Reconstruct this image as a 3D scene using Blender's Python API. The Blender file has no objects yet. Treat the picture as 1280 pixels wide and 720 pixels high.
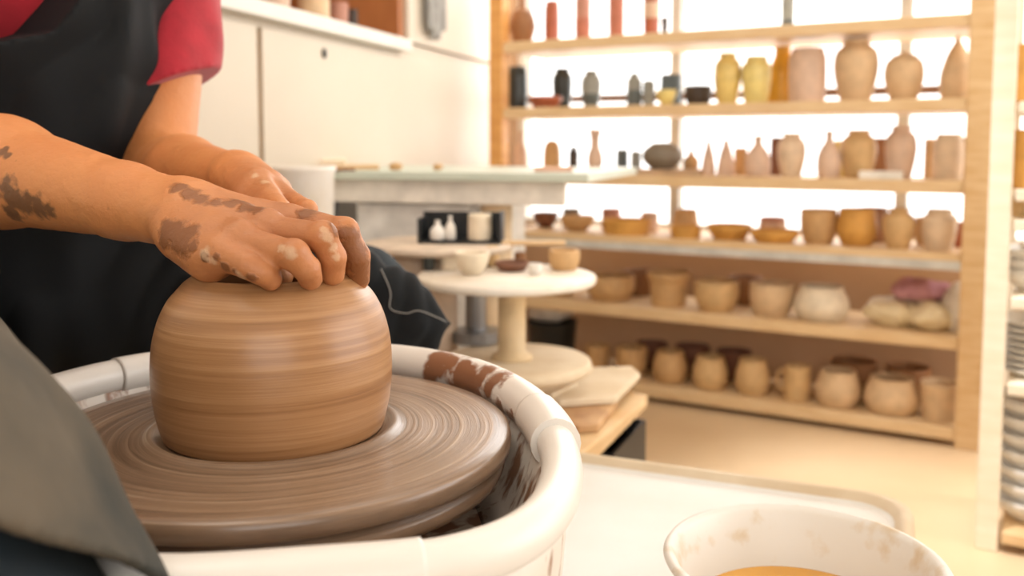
import bpy, math, random
import numpy as np
from mathutils import Vector, Matrix

sc = bpy.context.scene
C = sc.collection

# ---------------------------------------------------------------- camera
F_PX, PITCH, CAM_Z = 1150.0, math.radians(4.3), 0.80
cam_d = bpy.data.cameras.new('camera')
cam = bpy.data.objects.new('camera', cam_d)
C.objects.link(cam)
cam.location = (0, 0, CAM_Z)
cam.rotation_euler = (math.pi / 2 - PITCH, 0, 0)
cam_d.sensor_width = 36
cam_d.lens = F_PX / 1280 * 36
cam_d.shift_y = -93 / 1280
cam_d.clip_start = 0.02
cam_d.dof.use_dof = True
cam_d.dof.focus_distance = 0.66
cam_d.dof.aperture_fstop = 5.0
sc.camera = cam

# ---------------------------------------------------------------- colour management
sc.view_settings.view_transform = 'Standard'
sc.view_settings.look = 'None'
sc.view_settings.gamma = 1
sc.view_settings.use_curve_mapping = False
sc.view_settings.exposure = -0.20

# ---------------------------------------------------------------- world (bright overcast daylight)
wd = bpy.data.worlds.new('overcast_sky')
sc.world = wd
wd.use_nodes = True
bgn = wd.node_tree.nodes['Background']
bgn.inputs[0].default_value = (1.0, 0.98, 0.95, 1)
bgn.inputs[1].default_value = 3.4


def area(name, loc, target, size, size_y, energy, col):
    d = bpy.data.lights.new(name, 'AREA')
    d.shape = 'RECTANGLE'
    d.size, d.size_y, d.energy, d.color = size, size_y, energy, col
    o = bpy.data.objects.new(name, d)
    C.objects.link(o)
    o.location = loc
    o.rotation_euler = (Vector(target) - Vector(loc)).to_track_quat('-Z', 'Y').to_euler()
    return o


# daylight through the back window, through the big right-hand window, then unseen fill lamps added to brighten the room
area('daylight_back_window', (0.86, 3.15, 1.30), (0.1, 0.9, 0.4), 2.6, 1.3, 44, (1.0, 0.98, 0.95))
area('daylight_right_window', (2.10, 1.0, 1.35), (0.0, 1.1, 0.4), 2.2, 1.5, 24, (1.0, 0.98, 0.96))
area('added_back_fill', (0.1, 1.7, 2.42), (0.15, 2.2, 0.3), 1.2, 0.9, 8.0, (1.0, 0.95, 0.88))  # added fill above the back area, brightens shelves and cupboard
area('added_front_fill', (0.3, -1.55, 1.35), (0.1, 1.8, 0.6), 1.8, 1.2, 8, (1.0, 0.96, 0.91))  # added frontal fill from behind the camera, for the background and under the table
area('added_wheel_fill', (-0.55, 0.45, 2.42), (-0.15, 0.6, 0.5), 0.8, 0.5, 9.5, (1.0, 0.90, 0.78))  # added overhead fill to brighten the wheel and the inside of the pan


sp_d = bpy.data.lights.new('added_floor_spot', 'SPOT')  # added lamp, stands in for the sun patch on the floor
sp_d.energy, sp_d.spot_size, sp_d.spot_blend, sp_d.shadow_soft_size, sp_d.color = 300, math.radians(26), 1.0, .08, (0.96, 0.97, 1.0)
sp_o = bpy.data.objects.new('added_floor_spot', sp_d)
C.objects.link(sp_o)
sp_o.location = (.40, 1.45, 2.4)
sp_o.rotation_euler = (Vector((.84, 1.98, 0)) - Vector(sp_o.location)).to_track_quat('-Z', 'Y').to_euler()


# ---------------------------------------------------------------- maths helpers
def ray(px, py):
    a = (px - 640) / F_PX
    b = -(py - 267) / F_PX
    return np.array([a, math.cos(PITCH) + b * math.sin(PITCH), -math.sin(PITCH) + b * math.cos(PITCH)])


def W(px, py, Y):
    d = ray(px, py)
    return np.array([0, 0, CAM_Z]) + d * (Y / d[1])


def WZ(px, py, z):
    d = ray(px, py)
    return np.array([0, 0, CAM_Z]) + d * ((z - CAM_Z) / d[2])


def s2l(c):
    return tuple(((x / 255) / 12.92 if x / 255 <= .04045 else ((x / 255 + .055) / 1.055) ** 2.4) for x in c) + (1,)


# ---------------------------------------------------------------- materials
MATS = {}


def mat(name, col, rough=.6, col2=None, scale=20, mix=.5, bump=0, bscale=None, stretch=(1, 1, 1), metal=0, detail=4, coat=0, sheen=0):
    if name in MATS:
        return MATS[name]
    m = bpy.data.materials.new(name)
    m.use_nodes = True
    nt = m.node_tree
    b = nt.nodes['Principled BSDF']
    b.inputs['Roughness'].default_value = rough
    b.inputs['Metallic'].default_value = metal
    b.inputs['Coat Weight'].default_value = coat
    b.inputs['Sheen Weight'].default_value = sheen
    tc = nt.nodes.new('ShaderNodeTexCoord')
    mp = nt.nodes.new('ShaderNodeMapping')
    mp.inputs['Scale'].default_value = stretch
    nt.links.new(tc.outputs['Object'], mp.inputs[0])
    nz = nt.nodes.new('ShaderNodeTexNoise')
    nz.inputs['Scale'].default_value = scale
    nz.inputs['Detail'].default_value = detail
    nt.links.new(mp.outputs[0], nz.inputs['Vector'])
    mx = nt.nodes.new('ShaderNodeMix')
    mx.data_type = 'RGBA'
    c2 = col2 or tuple(x * .88 for x in col)
    mx.inputs[6].default_value = s2l(col)
    mx.inputs[7].default_value = s2l(c2)
    cr = nt.nodes.new('ShaderNodeMapRange')
    cr.inputs[1].default_value = .5 - .25 * (1 - mix * .6)
    cr.inputs[2].default_value = .5 + .25 * (1 - mix * .6)
    nt.links.new(nz.outputs[0], cr.inputs[0])
    nt.links.new(cr.outputs[0], mx.inputs[0])
    nt.links.new(mx.outputs[2], b.inputs['Base Color'])
    if bump:
        bn = nt.nodes.new('ShaderNodeTexNoise')
        bn.inputs['Scale'].default_value = bscale or scale
        bn.inputs['Detail'].default_value = 5
        nt.links.new(mp.outputs[0], bn.inputs['Vector'])
        bp = nt.nodes.new('ShaderNodeBump')
        bp.inputs['Strength'].default_value = bump
        bp.inputs['Distance'].default_value = .004
        nt.links.new(bn.outputs[0], bp.inputs['Height'])
        nt.links.new(bp.outputs[0], b.inputs['Normal'])
    MATS[name] = m
    return m


def turned_clay(name, cols, wet, zscale, rscale, mode):
    """clay on the wheel: rings round the axis (mode 'r') or bands up the wall (mode 'z')"""
    m = bpy.data.materials.new(name)
    m.use_nodes = True
    nt = m.node_tree
    N, L = nt.nodes, nt.links
    b = N['Principled BSDF']
    b.inputs['Roughness'].default_value = wet
    b.inputs['Specular IOR Level'].default_value = .5
    b.inputs['Coat Weight'].default_value = .2 if mode == 'r' else .1
    b.inputs['Coat Roughness'].default_value = .18
    tc = N.new('ShaderNodeTexCoord')
    sx = N.new('ShaderNodeSeparateXYZ')
    L.new(tc.outputs['Object'], sx.inputs[0])
    cx = N.new('ShaderNodeCombineXYZ')
    if mode == 'r':
        xy = N.new('ShaderNodeCombineXYZ')
        L.new(sx.outputs[0], xy.inputs[0])
        L.new(sx.outputs[1], xy.inputs[1])
        ln = N.new('ShaderNodeVectorMath')
        ln.operation = 'LENGTH'
        L.new(xy.outputs[0], ln.inputs[0])
        # slightly wavering rings
        wz = N.new('ShaderNodeTexNoise')
        wz.inputs['Scale'].default_value = 7
        L.new(tc.outputs['Object'], wz.inputs['Vector'])
        ma = N.new('ShaderNodeMath')
        ma.operation = 'MULTIPLY_ADD'
        ma.inputs[1].default_value = .002
        L.new(wz.outputs[0], ma.inputs[0])
        L.new(ln.outputs['Value'], ma.inputs[2])
        L.new(ma.outputs[0], cx.inputs[0])
        sm = N.new('ShaderNodeVectorMath')
        sm.operation = 'SCALE'
        sm.inputs['Scale'].default_value = 4 / rscale
        L.new(xy.outputs[0], sm.inputs[0])
        s3 = N.new('ShaderNodeSeparateXYZ')
        L.new(sm.outputs[0], s3.inputs[0])
        L.new(s3.outputs[0], cx.inputs[1])
        L.new(s3.outputs[1], cx.inputs[2])
        sc_ = rscale
    else:
        mz = N.new('ShaderNodeMath')
        mz.operation = 'MULTIPLY'
        mz.inputs[1].default_value = 1.0
        L.new(sx.outputs[2], mz.inputs[0])
        L.new(mz.outputs[0], cx.inputs[2])
        mxx = N.new('ShaderNodeMath')
        mxx.operation = 'MULTIPLY'
        mxx.inputs[1].default_value = .016
        L.new(sx.outputs[0], mxx.inputs[0])
        L.new(mxx.outputs[0], cx.inputs[0])
        mxy = N.new('ShaderNodeMath')
        mxy.operation = 'MULTIPLY'
        mxy.inputs[1].default_value = .016
        L.new(sx.outputs[1], mxy.inputs[0])
        L.new(mxy.outputs[0], cx.inputs[1])
        sc_ = zscale
    n1 = N.new('ShaderNodeTexNoise')
    n1.inputs['Scale'].default_value = sc_
    n1.inputs['Detail'].default_value = 5
    n1.inputs['Roughness'].default_value = .65
    L.new(cx.outputs[0], n1.inputs['Vector'])
    cr = N.new('ShaderNodeValToRGB')
    els = cr.color_ramp.elements
    pos = [.30, .44, .54, .64, .74]
    els[0].position, els[0].color = pos[0], s2l(cols[0])
    els[1].position, els[1].color = pos[-1], s2l(cols[-1])
    for p_, c_ in zip(pos[1:-1], cols[1:-1]):
        e = els.new(p_)
        e.color = s2l(c_)
    L.new(n1.outputs[0], cr.inputs[0])
    L.new(cr.outputs[0], b.inputs['Base Color'])
    bp = N.new('ShaderNodeBump')
    bp.inputs['Strength'].default_value = .30 if mode == 'r' else .16
    bp.inputs['Distance'].default_value = .0025
    L.new(n1.outputs[0], bp.inputs['Height'])
    L.new(bp.outputs[0], b.inputs['Normal'])
    MATS[name] = m
    return m


def smeared(name, base, clay, rough, attr='clay', nscale=45, amp=.5, stretch=(1, 1, 1), bump=.3):
    """base colour with clay stuck on it where the vertex attribute says so"""
    m = bpy.data.materials.new(name)
    m.use_nodes = True
    nt = m.node_tree
    N, L = nt.nodes, nt.links
    b = N['Principled BSDF']
    b.inputs['Roughness'].default_value = rough
    b.inputs['Specular IOR Level'].default_value = .35 if 'cloth' in name else .5
    at = N.new('ShaderNodeAttribute')
    at.attribute_name = attr
    tc = N.new('ShaderNodeTexCoord')
    mp = N.new('ShaderNodeMapping')
    mp.inputs['Scale'].default_value = stretch
    L.new(tc.outputs['Object'], mp.inputs[0])
    nz = N.new('ShaderNodeTexNoise')
    nz.inputs['Scale'].default_value = nscale
    nz.inputs['Detail'].default_value = 4
    L.new(mp.outputs[0], nz.inputs['Vector'])
    a1 = N.new('ShaderNodeMath')
    a1.operation = 'MULTIPLY_ADD'
    a1.inputs[1].default_value = amp * 2
    L.new(nz.outputs[0], a1.inputs[0])
    sb = N.new('ShaderNodeMath')
    sb.operation = 'SUBTRACT'
    sb.inputs[1].default_value = amp
    L.new(at.outputs['Fac'], sb.inputs[0])
    L.new(sb.outputs[0], a1.inputs[2])
    mr = N.new('ShaderNodeMapRange')
    mr.inputs[1].default_value = .45
    mr.inputs[2].default_value = .58
    L.new(a1.outputs[0], mr.inputs[0])
    mx = N.new('ShaderNodeMix')
    mx.data_type = 'RGBA'
    mx.inputs[6].default_value = s2l(base)
    mx.inputs[7].default_value = s2l(clay)
    L.new(mr.outputs[0], mx.inputs[0])
    L.new(mx.outputs[2], b.inputs['Base Color'])
    bp = N.new('ShaderNodeBump')
    bp.inputs['Strength'].default_value = bump
    bp.inputs['Distance'].default_value = .002
    L.new(mr.outputs[0], bp.inputs['Height'])
    L.new(bp.outputs[0], b.inputs['Normal'])
    MATS[name] = m
    return m


wood = mat('pine_wood', (226, 196, 152), .55, (210, 172, 122), 9, .5, .05, 30, (1, 1, 6))
wood_v = mat('pine_wood_boards', (230, 202, 160), .55, (216, 182, 136), 7, .5, .05, 30, (1.5, 1.5, 14))
wood_pale = mat('pale_pine_wood', (246, 234, 212), .55, (236, 220, 192), 7, .5, .04, 30, (1, 1, 5))
wood_d = mat('brown_wood', (150, 92, 48), .5, (120, 68, 34), 10, .5, .05, 30, (6, 1, 1))
white_paint = mat('white_paint', (230, 226, 218), .6, (224, 219, 210), 3)
cream_paint = mat('cream_paint', (212, 200, 182), .5, (206, 193, 174), 2)
white_plastic = mat('white_plastic', (238, 232, 224), .35, (228, 216, 198), 14, .5)
deck_mat = mat('deck_white_plastic', (226, 224, 220), .45, (218, 214, 207), 6, .6)
plaster = mat('plaster', (232, 216, 190), .8, (214, 192, 160), 12, .5, .15, 60)
black = mat('black_plastic', (22, 26, 28), .45, (14, 16, 18), 10)
steel = mat('grey_metal', (160, 160, 160), .35, (140, 140, 142), 12, metal=.7)
greyp = mat('grey_plastic', (170, 170, 164), .5, (150, 150, 146), 12)


# ---------------------------------------------------------------- object helpers
def tag(o, label=None, cat=None, group=None, kind=None):
    if label: o['label'] = label
    if cat: o['category'] = cat
    if group: o['group'] = group
    if kind: o['kind'] = kind
    return o


def empty(name, loc=(0, 0, 0), rotz=0, **k):
    o = bpy.data.objects.new(name, None)
    o.empty_display_size = .05
    C.objects.link(o)
    o.location = loc
    o.rotation_euler = (0, 0, rotz)
    return tag(o, **k)


def mesh(name, V, Fc, m, parent=None, smooth=False, bevel=0, **k):
    me = bpy.data.meshes.new(name)
    me.from_pydata([tuple(map(float, v)) for v in V], [], [tuple(map(int, f)) for f in Fc])
    me.update()
    me.materials.append(m)
    if smooth:
        me.shade_smooth()
    o = bpy.data.objects.new(name, me)
    C.objects.link(o)
    if parent: o.parent = parent
    if bevel:
        bv = o.modifiers.new('bevel', 'BEVEL')
        bv.width = bevel
        bv.segments = 3
        bv.limit_method = 'ANGLE'
        bv.angle_limit = math.radians(50)
    return tag(o, **k)


class MB:
    def __init__(s):
        s.V, s.F = [], []

    def add(s, V, Fc):
        n = len(s.V)
        s.V += [tuple(v) for v in V]
        s.F += [tuple(i + n for i in f) for f in Fc]
        return s

    def box(s, x0, x1, y0, y1, z0, z1):
        V = [(x, y, z) for z in (z0, z1) for y in (y0, y1) for x in (x0, x1)]
        return s.add(V, [(0, 2, 3, 1), (4, 5, 7, 6), (0, 1, 5, 4), (2, 6, 7, 3), (0, 4, 6, 2), (1, 3, 7, 5)])

    def prism(s, poly, z0, z1):
        n = len(poly)
        V = [(x, y, z0) for x, y in poly] + [(x, y, z1) for x, y in poly]
        Fc = [tuple(range(n))[::-1], tuple(range(n, 2 * n))]
        Fc += [(i, (i + 1) % n, n + (i + 1) % n, n + i) for i in range(n)]
        return s.add(V, Fc)

    def tube(s, pts, r, seg=12, closed=False):
        pts = [np.array(p, float) for p in pts]
        n = len(pts)
        rr = r if hasattr(r, '__len__') else [r] * n
        V, Fc = [], []
        up = None
        for i, p in enumerate(pts):
            a = pts[(i - 1) % n] if (closed or i > 0) else p
            b = pts[(i + 1) % n] if (closed or i < n - 1) else p
            t = (b - a) / (np.linalg.norm(b - a) + 1e-12)
            if up is None:
                up = np.array([0, 0, 1.]) if abs(t[2]) < .9 else np.array([1., 0, 0])
            sd = np.cross(t, up); sd /= np.linalg.norm(sd)
            u2 = np.cross(sd, t)
            up = u2
            for k in range(seg):
                th = 2 * math.pi * k / seg
                V.append(p + rr[i] * (math.cos(th) * sd + math.sin(th) * u2))
        m = n if closed else n - 1
        for i in range(m):
            for k in range(seg):
                j = (i + 1) % n
                Fc.append((i * seg + k, i * seg + (k + 1) % seg, j * seg + (k + 1) % seg, j * seg + k))
        if not closed:
            Fc.append(tuple(range(seg))[::-1])
            Fc.append(tuple((n - 1) * seg + k for k in range(seg)))
        return s.add(V, [f[::-1] for f in Fc])

    def lathe(s, prof, seg=36, c=(0, 0, 0), closed=True):
        """prof: list of (r, z) from the axis out and back to the axis"""
        V, rings = [], []
        for r, z in prof:
            if r < 1e-6:
                rings.append([len(V)])
                V.append((c[0], c[1], c[2] + z))
            else:
                rings.append(list(range(len(V), len(V) + seg)))
                for k in range(seg):
                    th = 2 * math.pi * k / seg
                    V.append((c[0] + r * math.cos(th), c[1] + r * math.sin(th), c[2] + z))
        Fc = []
        for a, b in zip(rings[:-1], rings[1:]):
            for k in range(seg):
                k2 = (k + 1) % seg
                if len(a) == 1 and len(b) == 1: continue
                if len(a) == 1: Fc.append((a[0], b[k2], b[k]))
                elif len(b) == 1: Fc.append((a[k], a[k2], b[0]))
                else: Fc.append((a[k], a[k2], b[k2], b[k]))
        return s.add(V, Fc)

    def xf(s, loc=(0, 0, 0), rz=0):
        c_, s_ = math.cos(rz), math.sin(rz)
        s.V = [(loc[0] + x * c_ - y * s_, loc[1] + x * s_ + y * c_, loc[2] + z) for x, y, z in s.V]
        return s

    def build(s, name, m, parent=None, smooth=False, bevel=0, **k):
        return mesh(name, s.V, s.F, m, parent, smooth, bevel, **k)


def spline(P, n, closed=False):
    P = [np.array(p, float) for p in P]
    N = len(P)
    out = []
    segs = N if closed else N - 1
    for i in range(segs):
        if closed:
            p0, p1, p2, p3 = P[(i - 1) % N], P[i], P[(i + 1) % N], P[(i + 2) % N]
        else:
            p0, p1, p2, p3 = P[max(i - 1, 0)], P[i], P[i + 1], P[min(i + 2, N - 1)]
        for k in range(n):
            t = k / n
            out.append(.5 * ((2 * p1) + (-p0 + p2) * t + (2 * p0 - 5 * p1 + 4 * p2 - p3) * t * t + (-p0 + 3 * p1 - 3 * p2 + p3) * t ** 3))
    if not closed: out.append(P[-1])
    return out


# ---------------------------------------------------------------- signed-distance modelling
def rc(a, b, ra, rb, k=.01):
    a, b = np.array(a, float), np.array(b, float)
    ab = b - a
    L2 = ab @ ab

    def f(X, Y, Z):
        px, py, pz = X - a[0], Y - a[1], Z - a[2]
        t = np.clip((px * ab[0] + py * ab[1] + pz * ab[2]) / L2, 0, 1)
        return np.sqrt((px - ab[0] * t) ** 2 + (py - ab[1] * t) ** 2 + (pz - ab[2] * t) ** 2) - (ra + (rb - ra) * t)
    return (f, k, 1)


def ell(c, r, k=.01, R=None, sign=1):
    c, r = np.array(c, float), np.array(r, float)

    def f(X, Y, Z):
        x, y, z = X - c[0], Y - c[1], Z - c[2]
        if R is not None:
            x, y, z = (R[0][0] * x + R[0][1] * y + R[0][2] * z, R[1][0] * x + R[1][1] * y + R[1][2] * z, R[2][0] * x + R[2][1] * y + R[2][2] * z)
        k0 = np.sqrt((x / r[0]) ** 2 + (y / r[1]) ** 2 + (z / r[2]) ** 2) + 1e-9
        k1 = np.sqrt((x / r[0] ** 2) ** 2 + (y / r[1] ** 2) ** 2 + (z / r[2] ** 2) ** 2) + 1e-9
        return k0 * (k0 - 1) / k1
    return (f, k, sign)


def combine(prims, X, Y, Z, far=None):
    d = np.full(X.shape, 1.0)
    for f, k, sg in prims:
        e = f(X, Y, Z)
        if sg > 0:
            h = np.clip(.5 + .5 * (e - d) / k, 0, 1)
            d = e + (d - e) * h - k * h * (1 - h) if False else (e * (1 - h) + d * h) - k * h * (1 - h)
        else:
            h = np.clip(.5 - .5 * (d + e) / k, 0, 1)
            d = d * (1 - h) + (-e) * h + k * h * (1 - h)
    return d


_hr = np.random.RandomState(5).rand(64, 64, 64).astype(np.float32)


def vnoise(X, Y, Z):
    xi, yi, zi = np.floor(X).astype(int), np.floor(Y).astype(int), np.floor(Z).astype(int)
    fx, fy, fz = X - xi, Y - yi, Z - zi
    fx, fy, fz = fx * fx * (3 - 2 * fx), fy * fy * (3 - 2 * fy), fz * fz * (3 - 2 * fz)
    g = lambda a, b, c: _hr[(xi + a) & 63, (yi + b) & 63, (zi + c) & 63]
    x00 = g(0, 0, 0) * (1 - fx) + g(1, 0, 0) * fx
    x10 = g(0, 1, 0) * (1 - fx) + g(1, 1, 0) * fx
    x01 = g(0, 0, 1) * (1 - fx) + g(1, 0, 1) * fx
    x11 = g(0, 1, 1) * (1 - fx) + g(1, 1, 1) * fx
    return (x00 * (1 - fy) + x10 * fy) * (1 - fz) + (x01 * (1 - fy) + x11 * fy) * fz - .5


def sdf_mesh(prims, lo, hi, h, post=None, B=40, slack=.03):
    """polygonise a distance field block by block (surface nets); returns verts, quads"""
    lo, hi = np.array(lo, float), np.array(hi, float)
    n = np.ceil((hi - lo) / h).astype(int)
    NX, NY, NZ = n + 4
    ids_all, pos_all, quads_all = [], [], []
    R = B * h * .87 + slack
    for bi in range(0, n[0], B):
        for bj in range(0, n[1], B):
            for bk in range(0, n[2], B):
                c = lo + (np.array([bi, bj, bk]) + B / 2) * h
                cc = [np.array([v]) for v in c]
                loc = [p for p in prims if abs(p[0](*cc)[0]) < R + p[1] or (p[0](*cc)[0] < 0)]
                if not loc: continue
                dc = combine(loc, *cc)[0]
                if abs(dc) > R + .03: continue
                ax = [lo[a] + (np.arange(-1, B + 1) + (bi, bj, bk)[a]) * h for a in range(3)]
                X, Y, Z = np.meshgrid(*ax, indexing='ij')
                D = combine(loc, X, Y, Z)
                if post: D = post(D, X, Y, Z)
                S = D < 0
                if S.all() or not S.any(): continue
                cnt = np.zeros((B + 1,) * 3, int)
                for a in (0, 1):
                    for b in (0, 1):
                        for c2 in (0, 1):
                            cnt += S[a:a + B + 1, b:b + B + 1, c2:c2 + B + 1]
                act = np.argwhere((cnt > 0) & (cnt < 8))
                if len(act) == 0: continue
                acc = np.zeros((len(act), 3)); num = np.zeros(len(act))
                I, J, K = act.T
                for axis in range(3):
                    o1, o2 = [a for a in range(3) if a != axis]
                    for u in (0, 1):
                        for v in (0, 1):
                            off = [0, 0, 0]; off[o1] = u; off[o2] = v
                            A = D[I + off[0], J + off[1], K + off[2]]
                            off2 = list(off); off2[axis] = 1
                            Bv = D[I + off2[0], J + off2[1], K + off2[2]]
                            cr = (A < 0) != (Bv < 0)
                            t = np.where(cr, A / np.where(cr, A - Bv, 1), 0)
                            P = np.zeros((len(act), 3)) + off
                            P[:, axis] += t
                            acc += P * cr[:, None]; num += cr
                P = acc / num[:, None]
                base = np.array([bi, bj, bk]) - 1
                gidx = act + base
                ids_all.append(((gidx[:, 0] + 1) * NY + gidx[:, 1] + 1) * NZ + gidx[:, 2] + 1)
                pos_all.append(lo + (gidx + P) * h)
                for axis in range(3):
                    sl = [slice(1, B + 1)] * 3
                    sl2 = list(sl); sl2[axis] = slice(2, B + 2)
                    A = S[tuple(sl)]
                    sh = D.shape[0]
                    if axis == 0: A, Bq = S[1:B + 1, 1:B + 1, 1:B + 1], S[2:B + 2, 1:B + 1, 1:B + 1]
                    elif axis == 1: A, Bq = S[1:B + 1, 1:B + 1, 1:B + 1], S[1:B + 1, 2:B + 2, 1:B + 1]
                    else: A, Bq = S[1:B + 1, 1:B + 1, 1:B + 1], S[1:B + 1, 1:B + 1, 2:B + 2]
                    e = np.argwhere(A != Bq)
                    if len(e) == 0: continue
                    flip = A[e[:, 0], e[:, 1], e[:, 2]]
                    g = e + 1 + base
                    o1, o2 = [(1, 2), (2, 0), (0, 1)][axis]
                    q = []
                    for (u, v) in ((0, 0), (-1, 0), (-1, -1), (0, -1)):
                        gg = g.copy(); gg[:, o1] += u; gg[:, o2] += v
                        q.append(((gg[:, 0] + 1) * NY + gg[:, 1] + 1) * NZ + gg[:, 2] + 1)
                    q = np.stack(q, 1)
                    q[~flip] = q[~flip][:, ::-1]
                    quads_all.append(q)
    ids = np.concatenate(ids_all); pos = np.concatenate(pos_all); quads = np.concatenate(quads_all)
    uid, first = np.unique(ids, return_index=True)
    V = pos[first]
    qi = np.searchsorted(uid, quads)
    ok = (qi < len(uid)).all(1)
    qi = np.where(qi < len(uid), qi, 0)
    ok &= (uid[qi] == quads).all(1)
    return V, qi[ok]


def np_mesh(name, V, Q, m, parent=None, origin=(0, 0, 0), attrs=None, **k):
    me = bpy.data.meshes.new(name)
    V = V - np.array(origin)
    me.vertices.add(len(V))
    me.vertices.foreach_set('co', V.astype(np.float32).ravel())
    me.loops.add(Q.size)
    me.loops.foreach_set('vertex_index', Q.astype(np.int32).ravel())
    me.polygons.add(len(Q))
    me.polygons.foreach_set('loop_start', np.arange(0, Q.size, 4, dtype=np.int32))
    me.polygons.foreach_set('loop_total', np.full(len(Q), 4, dtype=np.int32))
    me.update(calc_edges=True)
    me.validate()
    me.shade_smooth()
    for an, av in (attrs or {}).items():
        at = me.attributes.new(an, 'FLOAT', 'POINT')
        at.data.foreach_set('value', av.astype(np.float32))
    me.materials.append(m)
    o = bpy.data.objects.new(name, me)
    C.objects.link(o)
    if parent: o.parent = parent
    return tag(o, **k)


#@@STRUCTURE
# ================================================================ room
O2 = np.array([1.195, 2.365]); U2 = np.array([-.8695, .494]); N2 = np.array([.494, .8695])   # front line of the big shelving


def shelf_xy(s, d):
    return O2 + U2 * s + N2 * d


RZ_SHELF = math.atan2(-U2[1], -U2[0])       # local +x runs towards the camera's right along the shelves


def struct(mb, name, m, **k):
    return mb.build(name, m, kind='structure', **k)


floor_m = mat('warm_concrete_floor', (222, 196, 160), .36, (212, 182, 144), 2.2, .5, .03, 40)
struct(MB().box(-2.6, 3.6, -1.6, 5.0, -.05, 0), 'floor', floor_m)
struct(MB().box(-2.6, 3.6, -1.6, 5.0, 2.5, 2.55), 'ceiling', white_paint)
w = MB()
w.box(-2.6, -.6, -1.7, -1.6, 0, 2.5); w.box(1.2, 2.3, -1.7, -1.6, 0, 2.5); w.box(-.6, 1.2, -1.7, -1.6, 0, .75); w.box(-.6, 1.2, -1.7, -1.6, 1.95, 2.5)
struct(w, 'wall_front', white_paint)
wf = MB()
for x in (-.6, .28, 1.16):
    wf.box(x, x + .04, -1.68, -1.62, .75, 1.95)
wf.box(-.6, 1.2, -1.68, -1.62, .75, .79); wf.box(-.6, 1.2, -1.68, -1.62, 1.91, 1.95)
struct(wf, 'added_fill_window', white_paint)  # unseen window, made up to go with the added front fill
RX = 2.2
w = MB()
w.box(RX, RX + .12, -1.6, -.2, 0, 2.5)
w.box(RX, RX + .12, 2.12, 2.35, 0, 2.5)
w.box(RX, RX + .12, -.2, 2.12, 0, .5)
w.box(RX, RX + .12, -.2, 2.12, 2.2, 2.5)
struct(w, 'wall_right', white_paint)
wf = MB()
for y in (-.2, .54, 1.32, 2.08):
    wf.box(RX + .03, RX + .07, y, y + .04, .5, 2.2)
wf.box(RX + .03, RX + .07, -.2, 2.12, .5, .54); wf.box(RX + .03, RX + .07, -.2, 2.12, 2.16, 2.2)
struct(wf, 'window_2', white_paint)

# window wall (local frame: x along the wall, y away from the room)
WO = shelf_xy(0, .42)


def wall_local(mb):
    return mb.xf((WO[0], WO[1], 0), RZ_SHELF)


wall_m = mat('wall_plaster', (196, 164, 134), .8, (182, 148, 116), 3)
SILL, HEAD = .50, 2.1
WX0, WX1 = -1.60, .80
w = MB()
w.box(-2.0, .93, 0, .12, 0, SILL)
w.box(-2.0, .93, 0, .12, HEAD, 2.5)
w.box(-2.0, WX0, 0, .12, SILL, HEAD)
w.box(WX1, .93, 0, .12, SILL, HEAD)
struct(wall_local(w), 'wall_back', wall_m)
wf = MB()
wf.box(WX0, WX1, .02, .08, SILL, SILL + .02)
wf.box(WX0, WX1, .02, .08, HEAD - .03, HEAD)
for x in (WX0, WX1 - .03):
    wf.box(x, x + .03, .02, .08, SILL, HEAD)
win = struct(wall_local(wf), 'window_1', white_paint)
mm = MB()
for x in (-.99, -.25, .35):
    mm.box(x, x + .035, .025, .075, SILL + .02, HEAD - .03)
wall_local(mm).build('mullion', mat('grey_painted_mullion', (196, 190, 182), .6), win)
wall_local(MB().box(WX0 + .03, WX1 - .03, .03, .07, .955, .98)).build('rail', mat('dark_window_rail', (120, 88, 66), .5), win)
gl = bpy.data.materials.new('window_glass')
gl.use_nodes = True
_n, _l = gl.node_tree.nodes, gl.node_tree.links
_n.remove(_n['Principled BSDF'])
_t, _g, _m = _n.new('ShaderNodeBsdfTransparent'), _n.new('ShaderNodeBsdfGlossy'), _n.new('ShaderNodeMixShader')
_g.inputs['Roughness'].default_value = .02
_m.inputs[0].default_value = .05
_l.new(_t.outputs[0], _m.inputs[1]); _l.new(_g.outputs[0], _m.inputs[2]); _l.new(_m.outputs[0], _n['Material Output'].inputs[0])
wall_local(MB().box(WX0 + .03, WX1 - .03, .048, .052, SILL + .02, HEAD - .03)).build('pane', gl, win)

# left wall: plane of the built-in cupboards runs from the room's back corner towards the camera
LP, LD = np.array([-.305, 2.6]), np.array([.3, .954])
LANG = math.atan2(LD[0], LD[1])


def left_local(mb, z=0):       # local y along the wall away from the camera, x into the room
    return mb.xf((LP[0], LP[1], z), -LANG)


struct(left_local(MB().box(-.55, -.40, -4.0, 1.02, 0, 2.5)), 'wall_left', white_paint)

def left_s(px, py):     # where the ray meets the cupboard front: distance along the wall, height
    d = ray(px, py)
    nn = np.array([LD[1], -LD[0]])
    t = (LP @ nn) / (d[:2] @ nn)
    q = np.array([0, 0, CAM_Z]) + d * t
    return float((q[:2] - LP) @ LD), float(q[2])


e_s0 = left_s(505, 50)[0] + .001
struct(left_local(MB().box(-.395, .014, e_s0, .84, 1.0892, 2.5)), 'wall_left_pier', cream_paint)
# cupboard: cream fronts, with an open display compartment above
LED = WZ  # alias unused
cup = empty('built_in_cupboard', (LP[0], LP[1], 0), -LANG, label='long cream built-in cupboard along the left wall behind the potter', cat='cupboard')
ledge_z = 1.085
MB().box(-.395, 0, -1.25, .84, 0, ledge_z).build('body', cream_paint, cup)


g_s, g_top = left_s(317, 38)
k_s, k_z = left_s(397, 67)
e_s, e_z = left_s(505, 50)
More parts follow.
